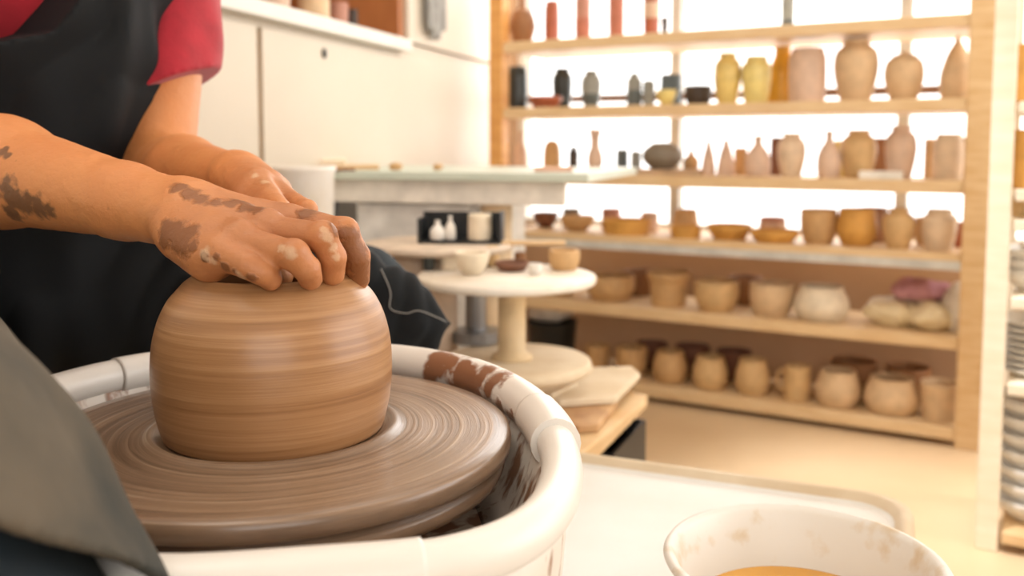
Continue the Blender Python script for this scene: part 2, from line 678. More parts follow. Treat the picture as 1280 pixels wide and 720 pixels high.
# door leaves stand 4 mm proud of the body, leaving the groove between them
MB().box(.0, .016, g_s + .006, e_s + .20, .08, ledge_z - .045).build('door', cream_paint, cup, bevel=.003)
MB().box(.0, .016, -1.245, g_s - .012, .08, ledge_z - .045).build('door', cream_paint, cup, bevel=.003)
MB().box(.001, .006, g_s - .012, g_s + .006, .08, g_top).build('groove', mat('tan_edge', (176, 146, 108), .6), cup)
lk = MB().lathe([(0, 0), (.009, 0), (.009, .004), (.006, .006), (0, .006)], 20)
lk.V = [(z + .016, y * .8 + k_s, x * 1.25 + k_z) for x, y, z in lk.V]
lk.build('keyhole', black, cup, smooth=True)
MB().box(-.38, .035, -1.25, e_s - .02, ledge_z - .03, ledge_z + .004).build('ledge', white_paint, cup, bevel=.004)
# open compartment
MB().box(-.395, 0.0, e_s - .035, e_s, ledge_z + .004, 1.75).build('side_panel', mat('orange_wood', (186, 118, 66), .5, (160, 96, 50), 10, stretch=(1, 1, .2)), cup, bevel=.002)
MB().box(-.395, -.38, -1.25, e_s - .035, ledge_z + .004, 1.75).build('back_panel', wood_d, cup)
MB().box(-.395, 0.0, -1.25, e_s, 1.75, 1.78).build('top_panel', wood_d, cup)


# ---------------------------------------------------------------- open shelving unit
POSTZ = 1.95
SH = [1.135, .92, .705, .515, .293, .05]
unit = empty('shelving_unit', (O2[0], O2[1], 0), RZ_SHELF, label='large open pine shelving unit full of pots before the bright window', cat='shelving')
UW = 1.46
SD = .31
MB().box(-.03, .035, -.005, .045, 0, POSTZ).build('post', wood, unit, bevel=.003)
MB().box(-.03, .035, SD - .045, SD, 0, POSTZ).build('post', wood, unit, bevel=.003)
MB().box(-UW, -UW + .05, -.005, .045, 0, POSTZ).build('post', mat('golden_pine', (228, 172, 100), .5, (212, 152, 82), 8, stretch=(1, 1, 5)), unit, bevel=.003)
for i, z in enumerate(SH):
    th = .034 if i < 3 else .032
    MB().box(-UW + .05, -.03, .0, SD - .01, z - th, z).build('shelf_board', wood_v, unit, bevel=.003)
MB().box(-UW + .05, -.03, -.004, .0, SH[3] - .044, SH[3] - .020).build('edge_strip', mat('pale_metal_strip', (214, 212, 206), .4), unit, bevel=.001)

# second unit, nearer, on the right edge
O3 = np.array([.936, 1.763])
unit2 = empty('shelving_unit', (O3[0], O3[1], 0), RZ_SHELF, label='pale pine shelving unit cut off by the right picture edge', cat='shelving')
MB().box(-.020, .020, 0, .045, 0, 1.95).build('post', wood_pale, unit2, bevel=.003)
MB().box(-.026, .026, .25, .295, 0, 1.95).build('post', wood_pale, unit2, bevel=.003)
MB().box(.70, .75, 0, .045, 0, 1.95).build('post', wood_pale, unit2, bevel=.003)
MB().box(.70, .75, .25, .295, 0, 1.95).build('post', wood_pale, unit2, bevel=.003)


def s3(px, py, d=0):
    D = ray(px, py)
    t = ((O3 + N2 * d) @ N2) / (D[:2] @ N2)
    q = np.array([0, 0, CAM_Z]) + D * t
    return float(-(q[:2] - O3) @ U2), float(q[2])


SH3 = [s3(1262, y)[1] for y in (127, 237, 275, 372, 480, 668)]
for z in SH3:
    MB().box(.026, .70, .0, .295, z - .022, z).build('shelf_board', wood_pale if z > .1 else wood, unit2, bevel=.002)

#@@POTS
# ================================================================ pottery on the shelves
SHAPES = {
    # r as a fraction of the half width, z as a fraction of the height; last point is the lip
    'bowl': ([(0, 0), (.45, 0), (.50, .03), (.78, .35), (.95, .75), (1, 1)], 1),
    'cup': ([(0, 0), (.68, 0), (.76, .04), (.94, .35), (1, .7), (.98, 1)], 1),
    'mug': ([(0, 0), (.92, 0), (1, .06), (1, .5), (.97, 1)], 1),
    'beaker': ([(0, 0), (.78, 0), (.82, .03), (.92, .5), (1, 1)], 1),
    'tub': ([(0, 0), (.72, 0), (.78, .03), (.86, .72), (.96, .8), (1, 1)], 1),
    'belly': ([(0, 0), (.66, 0), (.76, .05), (.97, .32), (1, .5), (.92, .8), (.86, 1)], 1),
    'pinch': ([(0, 0), (.7, 0), (.84, .06), (1, .36), (.95, .65), (.80, .9), (.78, 1)], 1),
    'round': ([(0, 0), (.5, 0), (.62, .05), (.93, .3), (1, .55), (.88, .85), (.74, 1)], 1),
    'vase': ([(0, 0), (.62, 0), (.68, .03), (.92, .35), (1, .6), (.9, .8), (.62, .9), (.58, .94), (.66, 1)], 1),
    'shoulder': ([(0, 0), (.7, 0), (.76, .03), (.95, .4), (1, .68), (.94, .82), (.72, .9), (.70, 1)], 1),
    'bottle': ([(0, 0), (.82, 0), (.92, .04), (1, .25), (.92, .5), (.6, .68), (.34, .78), (.30, .9), (.36, 1)], 1),
    'flask': ([(0, 0), (.55, 0), (.7, .04), (1, .28), (.98, .42), (.72, .6), (.3, .68), (.24, .8), (.28, 1)], 1),
    'cone': ([(0, 0), (.95, 0), (1, .04), (.92, .3), (.66, .62), (.36, .86), (.28, 1)], 1),
    'tear': ([(0, 0), (.82, 0), (.9, .03), (1, .22), (.92, .45), (.58, .72), (.2, .9), (.1, 1)], 0),
    'dome': ([(0, 0), (.95, 0), (1, .05), (1, .55), (.86, .82), (.5, .97), (0, 1)], 0),
    'lidjar': ([(0, 0), (.62, 0), (.68, .03), (.95, .35), (1, .6), (.86, .8), (.62, .86)], 2),
    'cyl': ([(0, 0), (.88, 0), (.94, .02), (1, .3), (.98, .8), (.88, .92), (.86, 1)], 1),
    'can': ([(0, 0), (.96, 0), (1, .03), (1, .75), (.78, .86), (.6, .88), (.6, 1)], 1),
    'candle': ([(0, 0), (1, 0), (1, .06), (.75, .12), (.62, .16), (.72, .3), (.64, .46), (.44, .6), (.42, .8), (.55, .95), (.55, 1)], 1),
    'ewer': ([(0, 0), (.9, 0), (1, .05), (1, .25), (.92, .5), (.7, .72), (.52, .85), (.5, 1)], 1),
    'plant': ([(0, 0), (.84, 0), (.88, .04), (.94, .6), (1, 1)], 1),
    'dish': ([(0, 0), (.7, 0), (.75, .1), (.98, .7), (1, 1)], 1),
    'tallb': ([(0, 0), (.88, 0), (.98, .03), (1, .3), (.8, .48), (.46, .6), (.36, .72), (.40, 1)], 1),
    'ovoid': ([(0, 0), (.5, 0), (.6, .05), (.92, .3), (1, .5), (.9, .74), (.6, .93), (.46, 1)], 1),
}


def smooth_prof(P, n=4):
    S = spline([(a, b, 0) for a, b in P[1:]], n)
    return [P[0]] + [(max(float(q[0]), 0), float(q[1])) for q in S]


def pot_profile(shape, r, h):
    P, op = SHAPES[shape]
    prof = [(a * r, b * h) for a, b in smooth_prof(P)]
    t = min(.0045, r * .16)
    if op == 1:
        lip = prof[-1]
        inner = [(max(a - t, .001), max(b, t * 1.3)) for a, b in prof[1:] if True][::-1]
        prof = prof + [(lip[0] - t * .5, lip[1] + t * .35)] + inner + [(0, t * 1.3)]
    elif op == 0:
        prof = prof + [(0, prof[-1][1])] if prof[-1][0] > 0 else prof
    return prof


PCOL = {
    'tan': (212, 170, 118), 'tan2': (218, 180, 128), 'buff': (224, 192, 152), 'pink': (222, 190, 166), 'pale': (232, 206, 176),
    'cream': (238, 222, 196), 'white': (242, 236, 226), 'ochre': (216, 160, 78), 'amber': (226, 172, 60), 'yellow': (238, 210, 128),
    'paleyel': (240, 220, 140), 'rust': (176, 96, 66), 'rustp': (192, 120, 96), 'brown': (128, 84, 62), 'umber': (158, 110, 70),
    'black': (54, 58, 56), 'slate': (96, 104, 104), 'blue': (104, 120, 132), 'grey': (160, 162, 156), 'stone': (130, 118, 102),
    'pinkb': (196, 142, 122), 'dark': (70, 58, 50), 'zz': (170, 118, 118),
}


def pmat(c):
    col = PCOL[c]
    return mat('fired_clay_' + c, col, .6 if c not in ('yellow', 'paleyel', 'amber', 'black', 'slate', 'rust') else .3,
               tuple(v * .9 for v in col), 30, .5, .12, 60)


def make_pot(shape, colr, r, h, loc, rot, name, label, cat, group, handle=False, stripe=None):
    P, op = SHAPES[shape]
    need = handle or op == 2 or stripe
    prof = pot_profile(shape, r, h)
    mb = MB()
    if op == 2:
        t = min(.004, r * .15)
        prof2 = prof + [(prof[-1][0] - t, prof[-1][1])] + [(max(a - t, .001), max(b, t)) for a, b in prof[1:-1]][::-1] + [(0, t)]
        mb.lathe(prof2, 32)
    else:
        mb.lathe(prof, 32)
    if not need:
        o = mb.build(name, pmat(colr), None, smooth=True, label=label, cat=cat, group=group)
        o.location = loc
        o.rotation_euler = (0, 0, rot)
        return o
    root = empty(name, loc, rot, label=label, cat=cat, group=group)
    mb.build('vessel', pmat(colr), root, smooth=True)
    if op == 2:
        q = prof[-1]
        l = [(0, q[1] + .001), (q[0] * 1.08, q[1] + .001), (q[0] * 1.1, q[1] + .004), (q[0] * .7, h * .93), (q[0] * .3, h * .945), (q[0] * .28, h * .97), (q[0] * .34, h * .99), (0, h)]
        MB().lathe(l, 28).build('lid', pmat(colr), root, smooth=True)
    if handle:
        a = [(-r * .97, 0, h * .78), (-r * 1.35, 0, h * .80), (-r * 1.55, 0, h * .55), (-r * 1.35, 0, h * .30), (-r * .95, 0, h * .24)]
        MB().tube(spline(a, 5), r * .13, 10).build('handle', pmat(colr), root, smooth=True)
    if stripe:
        z0, z1, c2 = stripe
        rr = max(a for a, b in P)
        def rad(z):
            pr = prof[1:len(smooth_prof(P))]
            return np.interp(z, [b for a, b in pr], [a for a, b in pr]) + .0008
        zz = np.linspace(z0 * h, z1 * h, 7)
        band = [(rad(z), z) for z in zz]
        MB().lathe(band + [(a - .002, b) for a, b in band[::-1]] + [band[0]], 32).build('glaze_band', pmat(c2), root, smooth=True)
    return root


def place_item(i, shape, colr, px, pytop, wpx, d, name, cat, label, group, **k):
    """stand a pot on shelf i: px = its centre, pytop = its top, wpx = its width as measured, d = how far back it stands"""
    z = SH[i] + k.pop('dz', 0)
    D = ray(px, pytop)
    t = ((O2 + N2 * d) @ N2) / (D[:2] @ N2)
    q = np.array([0, 0, CAM_Z]) + D * t
    h = float(q[2]) - z
    if i: h = min(h, SH[i - 1] - .036 - z - .006)
    # slide along the column so that the base sits under the top
    dist = math.hypot(q[0], q[1])
    r = wpx / 2 / F_PX * q[1] / math.cos(math.atan2(q[0], q[1])) ** .5
    return make_pot(shape, colr, r, h, (float(q[0]), float(q[1]), z), random.uniform(0, 6.28) if not k.get('handle') else k.pop('rot', RZ_SHELF), name, label, cat, group, **k)


random.seed(4)
G = ['pots on the top shelf', 'pots on the second shelf from the top', 'pots on the third shelf', 'pots on the fourth shelf', 'bowls on the fifth shelf', 'small pots on the bottom shelf']
T = [
    # shelf, shape, colour, px, py_top, width, depth, name, category, label, extras
    (0, 'flask', 'umber', 653, -12, 33, .10, 'flask', 'vase', 'round brown flask with a narrow neck, leftmost on the top shelf', {}),
    (0, 'cyl', 'rust', 690, 2, 19, .12, 'vase', 'vase', 'short rust red cylinder vase right of the round brown flask', {}),
    (0, 'cyl', 'pinkb', 729, -30, 19, .12, 'vase', 'vase', 'tall dusty pink vase with rust lower band on the top shelf', {'stripe': (.05, .36, 'rustp')}),
    (0, 'cyl', 'rustp', 771, -28, 19, .12, 'vase', 'vase', 'plain coppery pink cylinder vase between the two banded ones', {}),
    (0, 'cyl', 'rust', 815, -32, 20, .12, 'vase', 'vase', 'tall rust vase with a pale middle band on the top shelf', {'stripe': (.3, .55, 'pink')}),
    (0, 'bowl', 'dark', 831, 22, 9, .2, 'cup', 'cup', 'tiny dark cup beside the rust vase with pale band', {}),
    (0, 'cyl', 'grey', 986, -40, 15, .10, 'vase', 'vase', 'slim grey green vase standing alone on the top shelf', {'stripe': (.02, .14, 'slate')}),
    (1, 'cyl', 'black', 647, 84, 25, .10, 'vase', 'vase', 'black cylinder vase, leftmost on the second shelf', {}),
    (1, 'dish', 'rust', 682, 121, 42, .06, 'dish', 'dish', 'flat rust red dish between the two black vases', {}),
    (1, 'shoulder', 'black', 703, 86, 25, .16, 'vase', 'vase', 'black shouldered vase behind the flat rust dish', {}),
    (1, 'vase', 'grey', 739, 89, 25, .12, 'vase', 'vase', 'grey vase with a pink lower spot on the second shelf', {'stripe': (.08, .38, 'slate')}),
    (1, 'can', 'grey', 793, 92, 18, .12, 'bottle', 'bottle', 'grey stepped bottle left of the little pale jar', {'stripe': (.06, .5, 'slate')}),
    (1, 'cyl', 'grey', 811, 101, 15, .13, 'jar', 'jar', 'little pale grey jar right of the stepped bottle', {}),
    (1, 'bowl', 'paleyel', 833, 113, 26, .06, 'bowl', 'bowl', 'small pale yellow bowl in front of the blue grey mug', {}),
    (1, 'mug', 'blue', 839, 94, 26, .17, 'mug', 'mug', 'blue grey mug behind the pale yellow bowl', {}),
    (1, 'cup', 'dark', 873, 108, 33, .12, 'bowl', 'bowl', 'low dark grey brown bowl beside the first yellow vase', {}),
    (1, 'vase', 'yellow', 910, 67, 34, .10, 'vase', 'vase', 'leftmost of the yellow vases, with a narrow neck', {}),
    (1, 'shoulder', 'paleyel', 946, 71, 36, .10, 'vase', 'vase', 'pale lemon vase, middle of the yellow group', {}),
    (1, 'ewer', 'amber', 979, 48, 38, .19, 'bottle', 'bottle', 'tall amber bottle at the right of the yellow vases', {}),
    (1, 'cyl', 'pink', 1010, 61, 44, .09, 'vase', 'vase', 'broad pinkish clay cylinder right of the amber bottle', {}),
    (1, 'vase', 'buff', 1071, 49, 52, .10, 'vase', 'vase', 'largest pinkish clay vase on the second shelf', {}),
    (1, 'lidjar', 'buff', 1131, 64, 45, .10, 'jar', 'jar', 'unglazed lidded jar right of the largest clay vase', {}),
    (1, 'tear', 'buff', 1198, 44, 38, .10, 'vase', 'vase', 'teardrop clay vase with pointed top against the right post', {}),
    (2, 'bottle', 'pink', 651, 165, 17, .12, 'bottle', 'bottle', 'slender pink clay bottle, leftmost on the third shelf', {}),
    (2, 'dome', 'tan', 690, 175, 22, .14, 'clay_dome', 'sculpture', 'tan rounded clay dome right of the slender bottle', {}),
    (2, 'can', 'dark', 717, 183, 12, .14, 'jar', 'jar', 'very small dark jar beside the tan dome', {}),
    (2, 'candle', 'pink', 744, 162, 27, .06, 'candlestick', 'candlestick', 'pink clay candlestick on a wide foot', {}),
    (2, 'mug', 'slate', 778, 187, 15, .12, 'cup', 'cup', 'dark slate cup left of the small grey cup', {'dz': .018}),
    (2, 'mug', 'grey', 795, 189, 13, .12, 'cup', 'cup', 'small grey cup touching the big stone coloured pot', {'dz': .018}),
    (2, 'ovoid', 'stone', 828, 179, 50, .08, 'vase', 'vase', 'wide grey brown spherical pot on the third shelf', {'dz': .018}),
    (2, 'bottle', 'tan', 864, 188, 20, .14, 'bottle', 'bottle', 'short tan bottle right of the grey brown spherical pot', {'dz': .018}),
    (2, 'cone', 'pink', 886, 176, 18, .10, 'bottle', 'bottle', 'first of two small pink cone bottles, beside short tan bottle', {}),
    (2, 'cone', 'pink', 908, 175, 22, .10, 'bottle', 'bottle', 'second small pink cone bottle, before a hidden tan cup', {}),
    (2, 'mug', 'tan', 926, 185, 16, .20, 'cup', 'cup', 'tan cup peeping out behind the cone bottles', {}),
    (2, 'bottle', 'pink', 948, 170, 31, .08, 'bottle', 'bottle', 'broad pink clay bottle left of the dark tile', {}),
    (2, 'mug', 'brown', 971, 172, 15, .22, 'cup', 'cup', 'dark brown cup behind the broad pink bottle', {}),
    (2, 'vase', 'pale', 990, 167, 34, .09, 'vase', 'vase', 'pale round shouldered vase right of the broad pink bottle', {}),
    (2, 'bottle', 'pink', 1037, 164, 28, .07, 'bottle', 'bottle', 'long necked pink bottle at the left of a globe vase', {}),
    (2, 'mug', 'paleyel', 1052, 176, 18, .21, 'cup', 'cup', 'yellowish cup hiding behind the long necked bottle', {}),
    (2, 'vase', 'tan2', 1074, 163, 42, .10, 'vase', 'vase', 'warm tan globe vase in the middle of the third shelf', {}),
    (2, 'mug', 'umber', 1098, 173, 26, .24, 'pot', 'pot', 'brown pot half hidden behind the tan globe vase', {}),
    (2, 'vase', 'pink', 1127, 158, 36, .09, 'vase', 'vase', 'egg shaped pink vase with narrow top behind the white slab', {}),
    (2, 'mug', 'buff', 1168, 174, 22, .20, 'pot', 'pot', 'buff pot behind and left of the pale cylinder jug', {}),
    (2, 'cyl', 'pale', 1187, 168, 32, .08, 'jug', 'jug', 'pale clay cylinder beside the right post on third shelf', {}),
    (2, 'mug', 'umber', 1206, 172, 18, .20, 'pot', 'pot', 'brown pot wedged against the right post on third shelf', {}),
    (3, 'bowl', 'brown', 682, 266, 33, .16, 'bowl', 'bowl', 'dark brown bowl, leftmost on the fourth shelf', {}),
    (3, 'bowl', 'tan', 722, 270, 44, .10, 'bowl', 'bowl', 'tan footed bowl right of the dark brown bowl', {}),
    (3, 'mug', 'stone', 714, 261, 22, .24, 'cup', 'cup', 'grey cup behind the tan footed bowl', {}),
    (3, 'mug', 'pinkb', 764, 261, 24, .22, 'cup', 'cup', 'pinkish cup behind the long ochre planter', {}),
    (3, 'plant', 'ochre', 783, 274, 62, .08, 'planter', 'planter', 'wide ochre planter on the fourth shelf', {}),
    (3, 'mug', 'pink', 812, 266, 22, .22, 'cup', 'cup', 'pale pink cup behind the wide ochre planter', {}),
    (3, 'belly', 'tan', 857, 262, 32, .18, 'pot', 'pot', 'tan rounded pot behind the small ochre dish', {}),
    (3, 'plant', 'ochre', 857, 283, 40, .06, 'dish', 'dish', 'small ochre dish in front of the tan rounded pot', {}),
    (3, 'dish', 'ochre', 912, 281, 54, .09, 'dish', 'dish', 'shallow ochre dish left of the pair of small mugs', {}),
    (3, 'dish', 'ochre', 968, 288, 60, .06, 'dish', 'dish', 'shallow ochre dish in front of the small patterned mug', {}),
    (3, 'mug', 'pinkb', 966, 272, 32, .20, 'mug', 'mug', 'small reddish patterned mug behind a shallow dish', {'stripe': (.4, .8, 'pink')}),
    (3, 'cup', 'tan', 1024, 262, 44, .10, 'pot', 'pot', 'tan straight sided pot left of the big ochre pot', {}),
    (3, 'mug', 'umber', 1092, 260, 34, .22, 'pot', 'pot', 'brown pot behind the big ochre pot', {}),
    (3, 'belly', 'ochre', 1072, 261, 48, .09, 'pot', 'pot', 'big ochre rounded pot on the fourth shelf', {}),
    (3, 'vase', 'tan2', 1124, 261, 38, .07, 'vase', 'vase', 'tan necked pot right of the big ochre pot', {}),
    (3, 'belly', 'buff', 1158, 272, 28, .20, 'pot', 'pot', 'small buff pot behind the pale pot near the post', {}),
    (3, 'shoulder', 'pale', 1175, 262, 40, .07, 'pot', 'pot', 'pale pink tall pot nearest the post on fourth shelf', {}),
    (3, 'mug', 'rust', 1203, 278, 18, .18, 'pot', 'pot', 'reddish brown pot touching the post on fourth shelf', {}),
    (4, 'bowl', 'tan', 703, 341, 48, .14, 'bowl', 'bowl', 'tan bowl behind the round stand top, leftmost on fifth shelf', {}),
    (4, 'cup', 'tan', 763, 344, 62, .12, 'bowl', 'bowl', 'large round tan bowl right of the stand', {}),
    (4, 'tub', 'tan', 836, 340, 55, .11, 'pot', 'pot', 'flared clay pot with a thick rim and drain spot', {}),
    (4, 'cup', 'tan2', 896, 351, 55, .10, 'pot', 'pot', 'round tan pot right of the flared thick rimmed one', {}),
    (4, 'cup', 'buff', 965, 354, 54, .10, 'jug', 'jug', 'buff pot with a pouring lip left of the white pot', {}),
    (4, 'pinch', 'cream', 1027, 358, 66, .10, 'pot', 'pot', 'cream white rounded pot, the palest on the fifth shelf', {}),
    (5, 'beaker', 'tan', 747, 431, 32, .12, 'cup', 'cup', 'tan cup leftmost on the bottom shelf behind the white bats', {}),
    (5, 'cup', 'tan', 790, 434, 40, .11, 'cup', 'cup', 'second tan cup from the left on the bottom shelf', {}),
    (5, 'pinch', 'tan', 838, 439, 44, .10, 'cup', 'cup', 'third cup from the left on the bottom shelf', {}),
    (5, 'pinch', 'tan2', 888, 446, 44, .09, 'cup', 'cup', 'fourth cup from the left on the bottom shelf, barrel shaped', {}),
    (5, 'pinch', 'tan2', 941, 449, 42, .09, 'cup', 'cup', 'tapered cup just left of the cup with a handle', {}),
    (5, 'mug', 'tan2', 997, 457, 32, .09, 'mug', 'mug', 'mug with a handle on its left on the bottom shelf', {'handle': True}),
    (5, 'pinch', 'buff', 1048, 463, 54, .09, 'bowl', 'bowl', 'buff bowl right of the mug with a handle', {}),
    (5, 'pinch', 'buff', 1115, 472, 64, .09, 'bowl', 'bowl', 'widest buff bowl on the bottom shelf', {}),
    (5, 'beaker', 'buff', 1176, 478, 46, .08, 'cup', 'cup', 'buff cup beside the post at right end of bottom shelf', {}),
    # second row at the back of the lower shelves
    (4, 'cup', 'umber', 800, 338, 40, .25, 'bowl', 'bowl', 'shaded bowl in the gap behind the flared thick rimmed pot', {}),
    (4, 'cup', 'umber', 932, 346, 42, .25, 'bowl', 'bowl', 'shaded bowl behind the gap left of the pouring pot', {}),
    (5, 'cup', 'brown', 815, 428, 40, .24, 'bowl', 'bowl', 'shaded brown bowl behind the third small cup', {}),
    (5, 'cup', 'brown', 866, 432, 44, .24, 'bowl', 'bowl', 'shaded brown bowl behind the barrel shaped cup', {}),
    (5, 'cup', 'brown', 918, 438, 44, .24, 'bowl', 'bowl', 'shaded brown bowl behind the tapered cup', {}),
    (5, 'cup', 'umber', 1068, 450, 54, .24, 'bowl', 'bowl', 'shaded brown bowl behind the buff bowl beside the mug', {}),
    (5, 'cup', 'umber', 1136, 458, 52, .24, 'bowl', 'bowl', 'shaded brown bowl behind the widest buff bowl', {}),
]
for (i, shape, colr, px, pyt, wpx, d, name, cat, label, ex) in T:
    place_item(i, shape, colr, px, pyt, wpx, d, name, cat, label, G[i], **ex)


def at_shelf(i, px, py, d):
    D = ray(px, py)
    t = ((O2 + N2 * d) @ N2) / (D[:2] @ N2)
    return (float(D[0] * t), float(D[1] * t), SH[i])


# white slab on the third shelf
q = at_shelf(2, 1100, 215, .02)
MB().box(-.055, .055, 0, .05, 0, .022).xf(q, RZ_SHELF).build('plaster_slab', mat('white_plaster', (244, 240, 232), .7), None, bevel=.003, label='small white plaster slab lying at the front of the third shelf', cat='slab')
# wooden ware boards lying under the pots on the third shelf
for p0, p1, lb in ((676, 716, 'thin pinkish ware board under the tan clay dome'), (772, 876, 'thin brown ware board under the spherical grey brown pot')):
    a_, b_ = at_shelf(2, p0, 205, .05), at_shelf(2, p1, 205, .05)
    ln_ = math.hypot(b_[0] - a_[0], b_[1] - a_[1])
    if p0 > 700:
        MB().box(0, ln_, -.02, .14, .0003, .0175).xf(a_, RZ_SHELF).build('ware_board', mat('ware_board_wood', (206, 172, 138), .6), None, bevel=.002, label=lb, cat='board')


# clay bags with a purple cloth on the fifth shelf
bag_m = mat('cream_plastic_bag', (238, 222, 186), .45, (224, 204, 160), 14, .5, .3, 30)


def lumpy(name, c, r, m, label, cat, seed, group=None, amp=.012, R=None):
    pr = [ell(c, r, .01, R)]

    def post(D, X, Y, Z):
        D = D + amp * vnoise(X * 28 + seed, Y * 28, Z * 28) * 2 + amp * .5 * vnoise(X * 70, Y * 70 + seed, Z * 70)
        return np.maximum(D, (c[2] - r[2] * .8) - Z)
    V, Q = sdf_mesh(pr, np.array(c) - max(r) - .03, np.array(c) + max(r) + .03, .005, post)
    return np_mesh(name, V, Q, m, None, (c[0], c[1], c[2] - r[2] * .8), label=label, cat=cat, group=group)


def placed(fn_obj, c, r, zs):
    fn_obj.location = (c[0], c[1], zs)
    return fn_obj


RS = [[math.cos(RZ_SHELF), math.sin(RZ_SHELF), 0], [-math.sin(RZ_SHELF), math.cos(RZ_SHELF), 0], [0, 0, 1]]
for px, py, d, r, sd, lb in [(1116, 395, .13, (.075, .07, .042), 1, 'cream clay bag left under the purple cloth'),
                             (1165, 400, .11, (.072, .07, .040), 7, 'cream clay bag lying right of the other bag on fifth shelf'),
                             ]:
    q = at_shelf(4, px, py, d)
    c = (q[0], q[1], q[2] + r[2] * .8)
    placed(lumpy('clay_bag', c, r, bag_m, lb, 'bag', sd, 'clay bags on the fifth shelf', R=RS), c, r, q[2])
q = at_shelf(4, 1196, 380, .10)
c = (q[0], q[1], q[2] + .07)
placed(lumpy('paper_bundle', c, (.03, .05, .075), mat('white_paper', (240, 230, 216), .7), 'upright crumpled white bundle squeezed against the right post', 'bundle', 3, amp=.008), c, 0, q[2])
q = at_shelf(4, 1148, 372, .13)
c = (q[0], q[1], SH[4] + .100)
placed(lumpy('cloth', c, (.084, .055, .034), mat('dusty_purple_cloth', (196, 146, 154), .85, (176, 124, 134), 20), 'dusty purple cloth draped on top of the clay bags', 'cloth', 11, amp=.014, R=RS), c, 0, SH[4] + .072)

q = at_shelf(5, 690, 420, .13)
o = MB().lathe([(0, 0), (.07, 0), (.075, .01), (.085, .145), (.088, .150), (.084, .150), (.070, .012), (0, .012)], 40).build('dark_tub', black, None, smooth=True, label='black tub on the bottom shelf behind the stand column', cat='tub')
o.location = q
cq = (q[0], q[1], q[2] + .175)
placed(lumpy('plastic_bag', cq, (.075, .06, .032), mat('white_film', (226, 220, 212), .4), 'crumpled white plastic bag on top of the black tub', 'bag', 21, amp=.012), cq, 0, q[2] + .1505)

# pots on the right-hand unit
R3 = [('mug', 'ochre', 1275, 58, 46, 0, 'ochre pot standing on the top shelf of the right unit', 'pot', .08),
      ('mug', 'ochre', 1282, 163, 46, 1, 'ochre square shouldered pot on the second shelf at right edge', 'pot', .08),
      ('cup', 'tan2', 1276, 247, 22, 2, 'small tan cup in the narrow gap at the right edge', 'cup', .08)]
for shape, colr, px, pyt, wpx, i, lb, cat, d in R3:
    D = ray(px, pyt)
    t = ((O3 + N2 * d) @ N2) / (D[:2] @ N2)
    q = np.array([0, 0, CAM_Z]) + D * t
    make_pot(shape, colr, wpx / 2 / F_PX * q[1], float(q[2]) - SH3[i], (q[0], q[1], SH3[i]), 0, cat, lb, cat, 'pots on the right-hand unit')
# stacks of white and grey plates and bowls
plate_prof = [(0, 0), (.055, 0), (.06, .003), (.088, .016), (.090, .018), (.087, .019), (.058, .006), (0, .005)]
bowlp = [(0, 0), (.045, 0), (.05, .004), (.078, .030), (.086, .046), (.082, .047), (.074, .031), (.045, .008), (0, .007)]
words = ['lowest', 'second', 'third', 'fourth', 'fifth', 'sixth', 'seventh', 'eighth', 'ninth']
plate0 = None
for shelf, cnt, step, prof, nm, colr, desc, ymin in ((3, 3, .020, bowlp, 'bowl', 'white', 'white bowl', 'upper middle'), (4, 8, .0135, plate_prof, 'plate', 'white', 'white plate', 'lower middle'), (5, 7, .034, bowlp, 'bowl', 'white', 'white bowl', 'bottom')):
    x0 = s3(1302, 450, .12)[0]
    base = O3 - U2 * x0 + N2 * .12
    me = None
    for kx in range(cnt):
        lb = '%s %s from below, %s shelf stack of the right unit' % (words[kx], desc, ymin)
        if me is None:
            o = MB().lathe(prof, 40).build(nm, pmat(colr), None, smooth=True)
            me = o
        else:
            o = me.copy()
            C.objects.link(o)
        tag(o, lb, nm, 'white %ss stacked on the right unit' % nm)
        o.location = (base[0], base[1], SH3[shelf] + kx * step)

# open compartment pots, top left
def left_pot(px, pytop, wpx, inset, shape, colr, lb, cat='pot', **k):
    nn = np.array([LD[1], -LD[0]])
    P0 = LP - nn * inset
    D = ray(px, pytop)
    t = (P0 @ nn) / (D[:2] @ nn)
    q = np.array([0, 0, CAM_Z]) + D * t
    z = ledge_z + .004
    return make_pot(shape, colr, wpx / 2 / F_PX * q[1], max(float(q[2]) - z, .03), (q[0], q[1], z), 0, cat, lb, cat, 'pots in the open cupboard compartment', **k)


left_pot(345, -40, 36, .10, 'beaker', 'pink', 'pale pink beaker at far left of the open compartment')
left_pot(392, -24, 38, .09, 'mug', 'buff', 'large buff beaker at the left of the open compartment')
left_pot(424, 4, 22, .10, 'cup', 'pinkb', 'small pinkish cup beside the large buff beaker', 'cup')
left_pot(441, 12, 12, .08, 'cup', 'dark', 'tiny dark cup in the open compartment', 'cup')
left_pot(457, 13, 20, .12, 'cup', 'pinkb', 'dusty pink cup left of the white cylinder', 'cup')
left_pot(484, 14, 30, .07, 'mug', 'white', 'white cylinder pot beside the orange wooden side panel')

